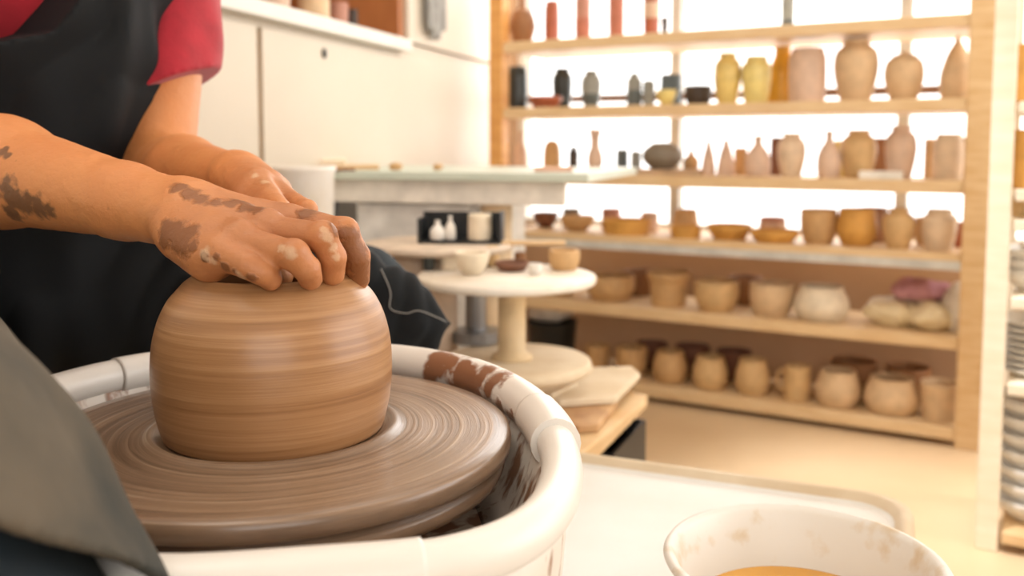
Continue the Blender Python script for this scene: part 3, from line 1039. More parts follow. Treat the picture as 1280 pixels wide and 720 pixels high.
# hanging grey cloth on the wall right of the compartment
cs, cz = left_s(532, 20)
V, Fc = [], []
nx_, nz_ = 16, 22
for side in (0, 1):
    for i in range(nx_ + 1):
        for j in range(nz_ + 1):
            u_, v_ = i / nx_, j / nz_
            wv = .010 * math.sin(u_ * 14 + v_ * 2) * (.4 + .6 * (1 - v_)) + .012
            y = cs + (u_ - .5) * (.155 - .05 * (1 - v_) * (1 if u_ > .5 else .4))
            z = cz - .075 + (.035 * abs(u_ - .45) * 2) * (1 - v_) + v_ * .42
            V.append((.02 + wv + side * .004, y, z))
N1 = (nx_ + 1) * (nz_ + 1)
for i in range(nx_):
    for j in range(nz_):
        a = i * (nz_ + 1) + j
        Fc.append((a, a + nz_ + 1, a + nz_ + 2, a + 1))
        Fc.append((N1 + a, N1 + a + 1, N1 + a + nz_ + 2, N1 + a + nz_ + 1))
for i in range(nx_):
    a = i * (nz_ + 1); Fc.append((a, N1 + a, N1 + a + nz_ + 1, a + nz_ + 1))
    a += nz_; Fc.append((a, a + nz_ + 1, N1 + a + nz_ + 1, N1 + a))
for j in range(nz_):
    a = j; Fc.append((a, a + 1, N1 + a + 1, N1 + a))
    a = nx_ * (nz_ + 1) + j; Fc.append((a, N1 + a, N1 + a + 1, a + 1))
hc = mesh('hanging_cloth', V, Fc, mat('grey_cloth', (170, 168, 164), .9, (150, 148, 144), 30), None, True,
          label='grey cloth hanging on the wall right of the open compartment', cat='cloth')
hc.location = (LP[0], LP[1], 0)
hc.rotation_euler = (0, 0, -LANG)

#@@MIDDLE
# ================================================================ work table in the background
TZ = W(500, 214, 2.0)[2]
A0 = np.array([-.462, 2.03]); E1 = np.array([.954, -.30]); E2 = np.array([.30, .954])
TR = math.atan2(E1[1], E1[0])
table = empty('work_table', (A0[0], A0[1], 0), TR, label='long pale work table with a glass green edge in front of the cupboard', cat='table')
TL = .645
MB().box(0, TL, 0, .56, TZ - .018, TZ).build('table_top', mat('pale_table_top', (214, 222, 208), .4, (200, 210, 196), 6), table, bevel=.002)
MB().box(.06, TL - .055, .02, .04, TZ - .068, TZ - .018).build('apron_rail', mat('pale_beige_rail', (250, 243, 232), .6), table, bevel=.002)
MB().box(.052, .060, .03, .05, 0, TZ - .018).build('leg', steel, table)
MB().box(.05, .07, .5, .52, 0, TZ - .018).build('leg', steel, table)
MB().lathe([(0, 0), (.08, 0), (.08, .02), (.04, .03), (.034, .05), (.034, TZ - .018), (0, TZ - .018)], 40, (.427, .07, 0)).build('leg', mat('pale_pedestal', (232, 204, 166), .6), table, smooth=True, label='thick pale column leg')


def on_table(px, Y):
    return W(px, 205, Y)[:2]


def board(mb_pts, z0, z1, name, m, lb, cat='board', group=None, bevel=.002):
    return MB().prism(mb_pts, z0, z1).build(name, m, None, bevel=bevel, label=lb, cat=cat, group=group)


def quad(px0, px1, Y0, Y1, ang=0):
    a, b = on_table(px0, Y0), on_table(px1, Y0)
    c, d = on_table(px1, Y1), on_table(px0, Y1)
    return [tuple(a), tuple(b), tuple(c), tuple(d)]


board(quad(384, 474, 2.10, 2.25), TZ + .0005, TZ + .010, 'wooden_board', wood, 'flat tan wooden board at the left end of the work table', group='boards on the work table')
board(quad(398, 432, 2.12, 2.22), TZ + .0105, TZ + .024, 'wooden_board', wood_pale, 'small pale board lying on top of the flat tan board', group='boards on the work table')
board(quad(412, 444, 2.00, 2.06), TZ + .0005, TZ + .006, 'wooden_board', wood_d, 'thin dark wooden strip at the front edge of the work table', group='boards on the work table')
board(quad(668, 716, 1.93, 2.1), TZ + .0005, TZ + .008, 'wooden_board', mat('pinkish_board', (216, 170, 140), .7), 'thin pinkish board at the right half of the work table', group='boards on the work table')
for px, w_, lb in ((495, .012, 'small tan clay lump in the middle of the work table'), (548, .010, 'small brown clay lump right of the middle of the work table')):
    p_ = on_table(px, 2.06)
    c = (p_[0], p_[1], TZ + w_ * .7)
    placed(lumpy('clay_lump', c, (w_ * 1.4, w_, w_ * .9), pmat('tan'), lb, 'clay', px, amp=.003), c, 0, TZ + .0002)

# white bin beside the table, left
p_ = W(378, 250, 1.80)
MB().lathe([(0, 0), (.05, 0), (.055, .01), (.062, .30), (.066, .31), (.066, .318), (.060, .318), (.052, .012), (0, .012)], 36).build(
    'white_bucket', white_plastic, None, smooth=True, label='white bucket on the white stool behind the hands', cat='bucket').location = (p_[0] + .0, p_[1], .44)
st = empty('white_stool', (p_[0], p_[1], 0), .2, label='small white stool carrying the white bucket left of the table', cat='stool')
MB().box(-.09, .09, -.09, .09, .415, .44).build('seat', white_paint, st, bevel=.004)
for sx in (-1, 1):
    for sy in (-1, 1):
        MB().box(sx * .075 - .012, sx * .075 + .012, sy * .075 - .012, sy * .075 + .012, 0, .415).build('leg', white_paint, st, bevel=.002)

# white storage cabinet under the table
cab = empty('white_cabinet', (A0[0] + .085, A0[1] - .068, 0), TR, label='white drawer cabinet standing under the work table', cat='cabinet')
ct = W(480, 253, 1.93)[2]
MB().box(.0, .28, .10, .48, 0, ct).build('body', mat('bright_white_paint', (246, 243, 238), .5), cab, bevel=.003)
for z0, z1 in ((.05, .27), (.275, .49), (.495, ct - .008)):
    dr = MB().box(.006, .274, .085, .10, z0, z1).build('drawer', MATS['bright_white_paint'], cab, bevel=.003)
    MB().box(.12, .18, .078, .085, (z0 + z1) / 2 - .005, (z0 + z1) / 2 + .005).build('handle', greyp, dr, bevel=.002)

# round-topped side table
P0 = W(548, 303, 1.67)
SZ = float(P0[2])
sd_t = empty('round_side_table', (P0[0], P0[1], 0), label='round pale side table behind the dark apron, with a drum base', cat='table')
MB().lathe([(0, SZ - .012), (.135, SZ - .012), (.138, SZ - .008), (.138, SZ - .003), (.135, SZ), (0, SZ)], 56).build('table_top', mat('pale_pinkish_top', (224, 204, 182), .5), sd_t, smooth=True)
MB().lathe([(0, 0), (.07, 0), (.075, .01), (.07, SZ - .02), (.065, SZ - .012), (0, SZ - .012)], 44, (-.035, -.03, 0)).build('drum', mat('beige_drum', (206, 180, 154), .6), sd_t, smooth=True)
pz = W(595, 412, 1.63)
MB().lathe([(0, pz[2] - .02), (.045, pz[2] - .02), (.045, pz[2]), (.019, pz[2] + .002), (.019, SZ - .012), (0, SZ - .012)], 32, (pz[0] - P0[0], pz[1] - P0[1], 0)).build('support_pipe', steel, sd_t, smooth=False, label='grey metal pipe with a round plate')
# black rack with white bottles
crx = W(577, 300, 1.67)
cr_o = empty('black_rack', (crx[0], crx[1], SZ), -.1, label='black open rack holding white bottles on the round side table', cat='rack')
hw = 52 / F_PX * 1.67
CH = float(W(577, 264, 1.67)[2]) - SZ
MB().box(-hw, hw, -.03, .03, 0, .006).build('bottom', black, cr_o)
MB().box(-hw, hw, .026, .032, .006, CH * .95).build('back', black, cr_o)
MB().box(-hw, -hw + .006, -.03, .026, .006, CH * .8).build('side_panel', black, cr_o)
MB().box(hw - .006, hw, -.03, .026, .006, CH).build('side_panel', black, cr_o)
for px, top, wpx, lb in ((547, 276, 20, 'short white bottle in the left of the black rack'), (563, 270, 14, 'slim white bottle second in the black rack')):
    p_ = W(px, 300, 1.66)
    hh = float(W(px, top, 1.66)[2]) - SZ - .006
    make_pot('bottle', 'white', wpx / 2 / F_PX * 1.66, hh, (p_[0], p_[1], SZ + .0062), 0, 'bottle', lb, 'bottle', 'white bottles in the rack')
p_ = W(600, 300, 1.66)
make_pot('mug', 'cream', 15 / F_PX * 1.66, float(W(600, 268, 1.66)[2]) - SZ - .006, (p_[0], p_[1], SZ + .0062), 0, 'mug', 'cream tall pot at the right of the black rack', 'pot', None)

#@@STAND
# ================================================================ low bench with stand and plaster bats
BZ = .36
br = WZ(810, 493, BZ)[:2]                         # far right corner of the bench top
_nr = WZ(725, 577, BZ)[:2]
bl = float(np.linalg.norm(br - _nr))
bd = (br - _nr) / bl; bs = np.array([bd[1], -bd[0]])
bench = empty('low_bench', (br[0], br[1], 0), math.atan2(bd[1], bd[0]), label='low wooden bench behind the wheel piled with boards and plaster bats', cat='bench')
# local x along its length (away from camera), y to the left
MB().box(-bl, 0, 0, .30, BZ - .022, BZ).build('bench_top', wood, bench, bevel=.003)
for x, y in ((-bl + .02, .02), (-.06, .02), (-bl + .02, .24), (-.06, .24)):
    MB().box(x, x + .04, y, y + .04, .0, BZ - .022).build('leg', black, bench, bevel=.002)
MB().box(-bl + .01, -.01, .01, .29, .10, .12).build('lower_board', wood, bench, bevel=.002)
BR = math.atan2(bd[1], bd[0])


def bench_pt(x, y):
    return (br[0] + bd[0] * x - bs[0] * y * 1.0, br[1] + bd[1] * x - bs[1] * y)


c_ = bench_pt(-.12, .068)
crt = empty('black_crate', (c_[0], c_[1], .1203), BR, label='black plastic crate under the low bench at its right side', cat='crate')
MB().box(-.10, .10, -.07, .12, 0, .008).build('bottom', black, crt)
for x in (-.10, .094):
    MB().box(x, x + .006, -.07, .12, .008, .20).build('side', black, crt)
MB().box(-.094, .094, -.07, -.064, .008, .20).build('side', black, crt)
MB().box(-.094, .094, .114, .12, .008, .20).build('side', black, crt)
c_ = bench_pt(-.30, .055)
crt2 = MB().box(-.06, .06, -.06, .10, 0, .19).xf((0, 0, 0), 0).build('dark_bin', mat('dark_green_plastic', (30, 44, 44), .5), None, bevel=.01, label='dark green bin beside the black crate under the bench', cat='bin')
crt2.location = (c_[0], c_[1], .1203); crt2.rotation_euler = (0, 0, BR)


def bat(pts, z0, th, m, name, lb, group, bevel=.003):
    P = [WZ(x, y, z0 + th)[:2] for x, y in pts]
    P = [tuple(p) for p in P]
    ar = sum(P[i][0] * P[(i + 1) % len(P)][1] - P[(i + 1) % len(P)][0] * P[i][1] for i in range(len(P)))
    if ar < 0: P = P[::-1]
    return MB().prism(P, z0, z0 + th).build(name, m, None, bevel=bevel, label=lb, cat='board' if 'wooden' in lb else 'bat', group=group)


knotty = mat('knotty_board', (206, 166, 120), .65, (150, 104, 66), 12, .8, .1, 40)
bat([(640, 520), (725, 568), (808, 500), (790, 488), (700, 486)], BZ + .0005, .012, wood, 'wooden_board', 'long light wooden board lying lowest on the bench edge', 'wooden boards on the bench')
bat([(650, 505), (722, 532), (748, 530), (772, 500), (700, 480)], BZ + .0132, .013, knotty, 'wooden_board', 'knotty brown wooden board on top of the long light board', 'wooden boards on the bench')
bat([(652, 492), (700, 500), (770, 496), (800, 466), (790, 457), (722, 459), (670, 468)], BZ + .027, .012, plaster, 'plaster_bat', 'white plaster bat nearest the right end of the bench pile', 'plaster bats on the bench')
bat([(640, 480), (690, 492), (722, 478), (700, 462), (650, 460)], BZ + .0395, .008, plaster, 'plaster_bat', 'cream plaster bat with a corner hidden under the wheel rim', 'plaster bats on the bench')

# display stand
PC = W(633, 343, 1.50)
DZ = float(PC[2])
rD = 113 / F_PX * 1.50
bz = float(W(640, 448, 1.50)[2])
stand = empty('display_stand', (PC[0], PC[1], BZ), label='two tier plaster stand with a round top on a thick column', cat='stand')
zz = lambda z: z - BZ
rb = 95 / F_PX * 1.5
bz = max(bz, BZ + .05)
MB().lathe([(0, .0005), (.07, .0005), (.072, .004), (.072, zz(bz) - .02), (0, zz(bz) - .02)], 48, (0.02, 0, 0)).build('foot', plaster, stand, smooth=True)
MB().lathe([(0, zz(bz) - .02), (rb, zz(bz) - .018), (rb + .003, zz(bz) - .012), (rb, zz(bz) - .002), (rb - .004, zz(bz)), (0, zz(bz))], 64, (0.015, 0, 0)).build('base_disc', plaster, stand, smooth=True)
MB().lathe([(0, zz(bz)), (.034, zz(bz)), (.033, zz(bz) + .006), (.023, zz(bz) + .012), (.0225, zz(DZ) - .02), (.03, zz(DZ) - .013), (0, zz(DZ) - .013)], 40, (0.009, 0, 0)).build('column', mat('cream_column', (232, 204, 160), .5), stand, smooth=True)
MB().lathe([(0, zz(DZ) - .013), (rD - .002, zz(DZ) - .013), (rD, zz(DZ) - .010), (rD, zz(DZ) - .003), (rD - .003, zz(DZ)), (0, zz(DZ))], 72).build('top_disc', mat('white_disc', (240, 232, 220), .5, (226, 212, 190), 12), stand, smooth=True)
# things on the stand
def on_stand(px, py, dz=0):
    return WZ(px, py, DZ + dz)


def sit(shape, colr, px, pyb, pyt, wpx, name, cat, lb, **k):
    q = on_stand(px, pyb)
    h = float(W(px, pyt, q[1])[2]) - DZ
    return make_pot(shape, colr, wpx / 2 / F_PX * q[1], h, (q[0], q[1], DZ + .0003), k.pop('rot', 0), name, lb, cat, 'pots on the round stand', **k)


sit('cup', 'tan', 705, 337, 313, 40, 'bowl', 'bowl', 'tan clay bowl at the right of the round stand')
sit('bowl', 'cream', 590, 343, 316, 46, 'bowl', 'bowl', 'pale cream bowl at the left of the round stand')
sit('mug', 'cream', 563, 337, 312, 26, 'pot', 'pot', 'cream straight pot at the left edge of the round stand')
sit('cyl', 'black', 536, 338, 314, 15, 'jar', 'jar', 'small dark jar at the far left edge of the round stand')
sit('dish', 'brown', 640, 338, 328, 44, 'dish', 'dish', 'dark brown clay dish in the middle of the round stand')
sit('mug', 'tan2', 616, 333, 308, 16, 'mug', 'mug', 'small tan mug behind the pale cream bowl', handle=True)
sit('cup', 'white', 669, 343, 330, 18, 'cup', 'cup', 'little white cup in front of the column line on the stand')
q = on_stand(655, 328)
MB().box(-.075, .075, -.018, .018, 0, .006).xf((q[0], q[1] - .0, DZ + .033), -.05).build('wooden_board', wood, None, bevel=.001,
    label='narrow wooden board bridging the pots on the round stand', cat='board')
sit('mug', 'umber', 650, 326, 316, 14, 'cup', 'cup', 'brown cup under the narrow wooden board on the stand')

#@@WHEEL
# ================================================================ potter's wheel
WC = np.array([-.174, .664]); HZ = .592; WR = .173
FR = np.array([.467, 1.045]); d1 = np.array([-.924, .383]); d2 = np.array([-.383, -.924])
wheel = empty('pottery_wheel', (WC[0], WC[1], 0), label='electric pottery wheel with a white deck and wide turning wheel head', cat='pottery wheel')


def wl(p):
    return (p[0] - WC[0], p[1] - WC[1])


# deck outline with rounded corners and a raised lip
dw, dl, rr = .64, .87, .05
loc_c = []
for cx_, cy_, a0 in ((rr, rr, 180), (dw - rr, rr, 270), (dw - rr, dl - rr, 0), (rr, dl - rr, 90)):
    for k in range(7):
        a = math.radians(a0 + 90 * k / 6)
        loc_c.append((cx_ + rr * math.cos(a), cy_ + rr * math.sin(a)))
out = [FR + d1 * a + d2 * b for a, b in loc_c]
cen = np.mean(out, axis=0)
DKZ = .38


def ring(off, z):
    res = []
    for (a, b), p in zip(loc_c, out):
        a2 = dw / 2 + (a - dw / 2) * (1 - off / (dw / 2)); b2 = dl / 2 + (b - dl / 2) * (1 - off / (dl / 2))
        p2 = FR + d1 * a2 + d2 * b2
        res.append((p2[0] - WC[0], p2[1] - WC[1], z))
    return res


rings = [ring(.02, DKZ - .06), ring(0, DKZ - .055), ring(-.001, DKZ + .004), ring(.002, DKZ + .010), ring(.008, DKZ + .013), ring(.014, DKZ + .011), ring(.019, DKZ + .003), ring(.024, DKZ)]
V = [v for r_ in rings for v in r_]
n_ = len(loc_c)
Fc = []
for i in range(len(rings) - 1):
    for k in range(n_):
        Fc.append((i * n_ + k, i * n_ + (k + 1) % n_, (i + 1) * n_ + (k + 1) % n_, (i + 1) * n_ + k))
Fc.append(tuple((len(rings) - 1) * n_ + k for k in range(n_)))
Fc.append(tuple(range(n_))[::-1])
area_ = sum(V[k][0] * V[(k + 1) % n_][1] - V[(k + 1) % n_][0] * V[k][1] for k in range(n_))
if area_ < 0: Fc = [f[::-1] for f in Fc]
dk = mesh('deck', V, Fc, deck_mat, wheel, False)
dk.data.polygons.foreach_set('use_smooth', [len(p.vertices) == 4 for p in dk.data.polygons])
dk.data.materials.append(mat('tan_deck_lip', (214, 196, 168), .5, (200, 178, 146), 12))
dk.data.polygons.foreach_set('material_index', [1 if n_ * 2 <= i < n_ * 6 else 0 for i in range(len(dk.data.polygons))])
for a, b in ((.08, .08), (dw - .08, .08), (.08, dl - .08), (dw - .08, dl - .08)):
    p = wl(FR + d1 * a + d2 * b)
    MB().lathe([(0, 0), (.02, 0), (.02, .02), (.015, .03), (.015, DKZ - .06), (0, DKZ - .06)], 20, (p[0], p[1], 0)).build('leg', steel, wheel, smooth=True)
MB().lathe([(0, .02), (.11, .02), (.12, .04), (.12, DKZ - .07), (0, DKZ - .06)], 40).build('motor_housing', greyp, wheel, smooth=True)
MB().lathe([(0, DKZ), (.022, DKZ), (.022, HZ - .034), (0, HZ - .034)], 32).build('shaft', steel, wheel, smooth=True)
head_m = turned_clay('slip_covered_wheel_head', [(100, 80, 64), (124, 100, 80), (140, 114, 92), (156, 130, 107), (188, 166, 142)], .28, 60, 230, 'r')
t = HZ
MB().lathe([(0, t - .0355), (.10, t - .0355), (.150, t - .033), (.166, t - .031), (.1685, t - .026), (.1675, t - .0205), (.161, t - .0185), (.161, t - .0145), (.1705, t - .0140),
            (WR, t - .0125), (WR + .0006, t - .007), (WR - .0005, t - .002), (WR - .003, t), (.160, t + .0002), (.13, t - .0005), (.108, t), (.100, t + .0012), (.094, t + .0006),
            (.090, t + .0030), (.086, t + .0042), (.083, t + .0025), (.078, t), (0, t)], 128).build('wheel_head', head_m, wheel, smooth=True)

# the pot being thrown
pot_m = turned_clay('wet_turned_clay', [(142, 99, 62), (159, 114, 74), (170, 125, 84), (180, 136, 95), (192, 150, 109)], .36, 190, 60, 'z')
pp = [(0, .0), (.077, .0), (.0785, .0015), (.0805, .008), (.0832, .02), (.0850, .035), (.0854, .047), (.0846, .062), (.0822, .075), (.0785, .0865), (.0730, .0970), (.067, .1040), (.0625, .1090), (.0585, .1120), (.0560, .1140), (.0540, .1147), (.0520, .1135), (.0525, .110), (.060, .102), (.070, .090), (.077, .070), (.078, .04), (.074, .012), (.06, .007), (0, .006)]
sp = spline([(a, b, 0) for a, b in pp[1:-1]], 4)
prof = [(0, 0)] + [(float(q[0]), max(float(q[1]), 0)) for q in sp] + [(0, .006)]
random.seed(2)
pot = MB().lathe(prof, 128).build('clay_pot', pot_m, None, smooth=True, label='large wet brown clay pot being thrown on the wheel head', cat='pot')
pot.location = (WC[0], WC[1], HZ + .0005)

# ---------------------------------------------------------------- splash pan
RZ = .592
ctrl = [(-.177, .420), (-.095, .428), (-.030, .444), (.012, .486), (.031, .560), (.028, .650), (.006, .738), (-.036, .814), (-.104, .866), (-.18, .882), (-.27, .872), (-.343, .830), (-.385, .760), (-.400, .66), (-.385, .575), (-.335, .505), (-.258, .448)]
path = spline([(a, b, 0) for a, b in ctrl], 8, True)
path = [np.array([p[0], p[1]]) for p in path]
NP = len(path)
span = empty('splash_pan', (WC[0], WC[1], DKZ), label='white plastic splash pan smeared with clay around the wheel head', cat='splash pan')


def nrm(i):
    t_ = path[(i + 1) % NP] - path[(i - 1) % NP]
    t_ = t_ / np.linalg.norm(t_)
    n0 = np.array([t_[1], -t_[0]])
    if n0 @ (path[i] - WC) < 0: n0 = -n0
    return n0


# wall + floor of the pan
prof_w = [(-.008, RZ - .004), (-.012, RZ - .014), (-.018, RZ - .030), (-.024, RZ - .046), (-.032, RZ - .060), (-.050, RZ - .066), (-.045, RZ - .074), (-.030, RZ - .078), (-.024, DKZ + .05), (-.022, DKZ + .0005), (-.014, DKZ + .0005), (-.006, DKZ + .06), (.003, RZ - .03), (.004, RZ - .004)]
V, Fc, cl = [], [], []
for i in range(NP):
    nn = nrm(i)
    for o_, z_ in prof_w:
        p = path[i] + nn * o_
        V.append((p[0] - WC[0], p[1] - WC[1], z_ - DKZ))
        # clay splashed on the inside at the right and in smears outside low down
        cl.append(0)
M_ = len(prof_w)
for i in range(NP):
    j = (i + 1) % NP
    for k in range(M_):
        k2 = (k + 1) % M_
        Fc.append((i * M_ + k, j * M_ + k, j * M_ + k2, i * M_ + k2))
# floor disc of the pan
base_i = len(V)
V.append((0, 0, RZ - .069 - DKZ)); V.append((0, 0, RZ - .074 - DKZ))
for i in range(NP):
    j = (i + 1) % NP
    Fc.append((i * M_ + 5, base_i, j * M_ + 5))
    Fc.append((i * M_ + 6, j * M_ + 6, base_i + 1))
pan_m = smeared('splashed_white_plastic', (226, 216, 204), (146, 104, 76), .4, nscale=55, amp=.6, stretch=(1, 1, .45))
me_wall = mesh('pan_wall', V, Fc, pan_m, span, True)
co = np.array(V)
Pw = co[:, :2] + WC; zc = co[:, 2] + DKZ
inner = np.zeros(len(V)); outer = np.zeros(len(V))
idx = np.arange(NP * M_) % M_
inner[:NP * M_] = (idx <= 5)
x_, y_ = Pw[:, 0], Pw[:, 1]
clay = inner * .44
clay += (1 - inner) * np.clip(.52 - (zc - .42) * 1.3, 0, .52)
clay[NP * M_:] = .9
at_ = me_wall.data.attributes.new('clay', 'FLOAT', 'POINT')
at_.data.foreach_set('value', clay.astype(np.float32))


def seg_tube(i0, i1, r, name, attr_fn=None, taper=True):
    idxs = list(range(i0, i1 + 1))
    pts = [(path[i % NP][0] - WC[0], path[i % NP][1] - WC[1], RZ - DKZ) for i in idxs]
    pts = spline(pts, 3)
    rs = [r] * len(pts)
    mb = MB().tube(pts, rs, 20)
    # round the tube ends a little by bevelling
    m = smeared_rim
    o = mb.build(name, m, span, smooth=True)
    o.data.polygons.foreach_set('use_smooth', [len(p.vertices) == 4 for p in o.data.polygons])
    co = np.array(mb.V)
    P3 = co + np.array([WC[0], WC[1], DKZ])
    av = np.zeros(len(co)) if attr_fn is None else attr_fn(P3)
    a = o.data.attributes.new('clay', 'FLOAT', 'POINT')
    a.data.foreach_set('value', av.astype(np.float32))
    return o


smeared_rim = smeared('clay_smeared_rim', (228, 222, 214), (140, 96, 68), .35, nscale=50, amp=.5, bump=.5)


def near_pts(P3, pts, r0):
    d = np.min([np.linalg.norm(P3 - np.array(p), axis=1) for p in pts], axis=0)
    return np.clip(1.1 - d / r0, 0, 1)


# joints: control index*8.  right joint close to ctrl 5.6, front joint close to ctrl 1.6
j_front, j_right = int(1.55 * 8), int(5.45 * 8)
clay_line = [WZ(x, y, RZ + .005) for x, y in ((552, 458), (565, 462), (580, 466), (595, 470), (610, 476), (622, 482))]
seg_tube(j_front, j_right, .0135, 'rim')


def rim_back_clay(P3):
    a = near_pts(P3, clay_line, .034) * .78
    b = np.clip(.50 - (P3[:, 2] - RZ) * 40, 0, .62) * (P3[:, 0] > -.08)
    return np.maximum(a, b * .9)


seg_tube(j_right - 3, int(11.3 * 8), .0165, 'rim', rim_back_clay)
seg_tube(int(11.3 * 8) + 0, NP + j_front + 2, .0150, 'rim')
# sleeve at the right joint
seg_tube(j_right - 5, j_right + 1, .0178, 'joint_sleeve')

# ---------------------------------------------------------------- water basin
BC = np.array([.240, .734]); BR_ = .113; BZ_ = .462
bas = empty('basin', (BC[0], BC[1], DKZ), label='white plastic basin of muddy water standing on the wheel deck', cat='basin')
hz = BZ_ - DKZ
bm = smeared('basin_plastic', (220, 215, 207), (204, 182, 150), .4, nscale=38, amp=.30, bump=.1)
bprof = [(0, .001), (.078, .001), (.083, .004), (.0885, .02), (.104, hz - .012), (.1075, hz - .008), (BR_ - .001, hz - .007), (BR_ + .001, hz - .003), (BR_ - .001, hz), (BR_ - .006, hz + .001), (.1035, hz - .004), (.0985, hz - .018), (.085, .02), (.078, .006), (0, .005)]
bo = MB().lathe(bprof, 96).build('bowl', bm, bas, smooth=True)
cb = np.array([v.co[:] for v in bo.data.vertices])
rrr = np.hypot(cb[:, 0], cb[:, 1])
av = np.where(rrr > .098, .44, .17) + .12 * (cb[:, 2] < .045)
a = bo.data.attributes.new('clay', 'FLOAT', 'POINT'); a.data.foreach_set('value', av.astype(np.float32))
lz = .032
mw = mat('muddy_water', (226, 170, 74), .12, (208, 150, 60), 10, .5)
MB().lathe([(0, .007), (.078, .007), (.085, .02), (.0885, lz - .001), (.0885, lz), (0, lz)], 64).build('muddy_water', mw, bas, smooth=False)

#@@PERSON
# ================================================================ the potter
LO = (-.72, 1.0, 0)
person = empty('person', LO, label='seated potter in red t-shirt and dark apron shaping the clay pot with both hands', cat='person')
hn, wr_ = .66, .67
# --- near (right) arm
elbowN = W(-78, 196, .83); wristN = W(228, 268, .672); shN = np.array([-.635, .86, 1.10])
prims = []
# torso, neck, head
prims += [rc((-.73, 1.05, .58), (-.70, 1.16, .58), .135, .135, .05),
          rc((-.70, 1.08, .60), (-.60, 1.03, .98), .125, .115, .08),
          rc((-.67, 1.14, .60), (-.55, 1.10, .98), .115, .110, .08),
          rc((-.61, .94, 1.08), (-.49, 1.13, 1.08), .085, .085, .08),
          rc((-.55, 1.03, 1.10), (-.52, 1.01, 1.24), .06, .055, .04),
          ell((-.495, 1.0, 1.36), (.098, .078, .118), .03),
          ell((-.455, .985, 1.30), (.060, .055, .060), .03),            # jaw
          rc((-.402, .955, 1.345), (-.392, .95, 1.322), .008, .013, .012),     # nose
          rc((-.413, .94, 1.285), (-.405, .965, 1.285), .007, .007, .006),     # lips
          ell((-.505, .92, 1.345), (.018, .008, .028), .006), ell((-.47, 1.075, 1.345), (.018, .008, .028), .006)]
# thighs, shins
prims += [rc((-.68, .98, .57), (-.281, .365, .625), .095, .066, .03),
          rc((-.281, .365, .625), (-.45, .30, .10), .060, .042, .02),
          rc((-.66, 1.20, .57), (-.19, 1.12, .60), .095, .062, .03),
          rc((-.19, 1.12, .60), (-.38, 1.24, .10), .058, .042, .02)]
# near arm
prims += [rc(shN, elbowN, .055, .044, .03),
          rc(elbowN, elbowN * .70 + wristN * .30, .043, .0445, .02),
          rc(elbowN * .70 + wristN * .30, elbowN * .2 + wristN * .8, .0445, .0285, .02),
          rc(elbowN * .2 + wristN * .8, wristN, .0285, .0250, .01)]
v_ = wristN - elbowN
# near hand
mp = {'p': W(276, 316, .612), 'r': W(300, 304, .622), 'm': W(334, 290, .642), 'i': W(362, 277, .668)}
wr0 = W(232, 284, .655); wr1 = W(234, 262, .680)
K = .010
prims += [rc(wr0, mp['p'], .0205, .0128, K), rc(W(234, 272, .664), mp['r'], .0225, .0135, K),
          rc(wr1, mp['m'], .0220, .0135, K), rc(wr1, mp['i'], .0185, .0128, K),
          rc(W(230, 296, .645), W(262, 326, .622), .017, .0150, .012),       # heel of the hand, little-finger side
          rc(W(245, 285, .69), W(318, 312, .690), .017, .012, .012)]          # thumb root, hidden behind


def finger(pts, rads, k1=.004):
    out = []
    for a, b, ra, rb in zip(pts[:-1], pts[1:], rads[:-1], rads[1:]):
        out.append(rc(a, b, ra, rb, k1))
        k1 = .0016
    return out


prims += finger([mp['p'], W(309, 332, .597), W(328, 341, .598), W(338, 349, .603)], [.0115, .0090, .0084, .0078])
prims += finger([mp['r'], W(366, 319, .600), W(384, 336, .603), W(388, 348, .611)], [.0125, .0098, .0090, .0082])
prims += finger([mp['m'], W(402, 296, .620), W(416, 321, .624), W(416, 342, .631)], [.0125, .0098, .0092, .0084])
prims += finger([mp['i'], W(429, 291, .650), W(446, 321, .654), W(447, 349, .664)], [.0125, .0104, .0098, .0088])
prims += finger([W(318, 312, .690), W(345, 330, .690), W(352, 345, .690)], [.012, .0105, .009])
# knuckle bumps
prims += [ell(W(367, 317, .599), (.0103,) * 3, .003), ell(W(403, 294, .619), (.0103,) * 3, .003), ell(W(430, 289, .649), (.0108,) * 3, .003),
          ell(mp['r'] + np.array([0, -.001, .003]), (.0136,) * 3, .004), ell(mp['m'] + np.array([0, -.001, .003]), (.0136,) * 3, .004)]
# tendons on the back of the hand
prims += [rc(W(252, 262, .654), mp['r'] + np.array([0, -.002, .011]), .004, .0035, .006), rc(W(256, 254, .664), mp['m'] + np.array([0, -.002, .011]), .004, .0035, .006)]
# far arm
shF = np.array([-.42, 1.17, 1.09]); elbowF = W(198, 212, 1.03); wristF = W(291, 222, .84)
prims += [rc(shF, elbowF, .050, .0375, .02), rc(elbowF, elbowF * .6 + wristF * .4, .0375, .0365, .015), rc(elbowF * .6 + wristF * .4, wristF, .0365, .0225, .015)]
fm = {'i': W(322, 231, .775), 'm': W(335, 232, .795), 'r': W(344, 240, .815), 'p': W(350, 250, .83)}
prims += [rc(W(296, 221, .83), fm['i'], .0205, .0140, K), rc(W(300, 218, .845), fm['m'], .0205, .0140, K), rc(W(302, 222, .86), fm['r'], .0200, .0140, K), rc(W(302, 226, .87), fm['p'], .018, .0135, K),
          rc(W(290, 226, .82), W(312, 246, .765), .016, .0130, .012)]
prims += finger([fm['i'], W(338, 248, .738), W(350, 262, .716), W(357, 272, .702)], [.0118, .0096, .0086, .0078], .006)
prims += finger([fm['m'], W(360, 250, .760), W(376, 259, .738), W(385, 262, .720)], [.0120, .0094, .0086, .0080], .006)
prims += finger([fm['r'], W(374, 266, .780), W(402, 286, .757), W(415, 308, .745)], [.0120, .0096, .0088, .0080], .006)
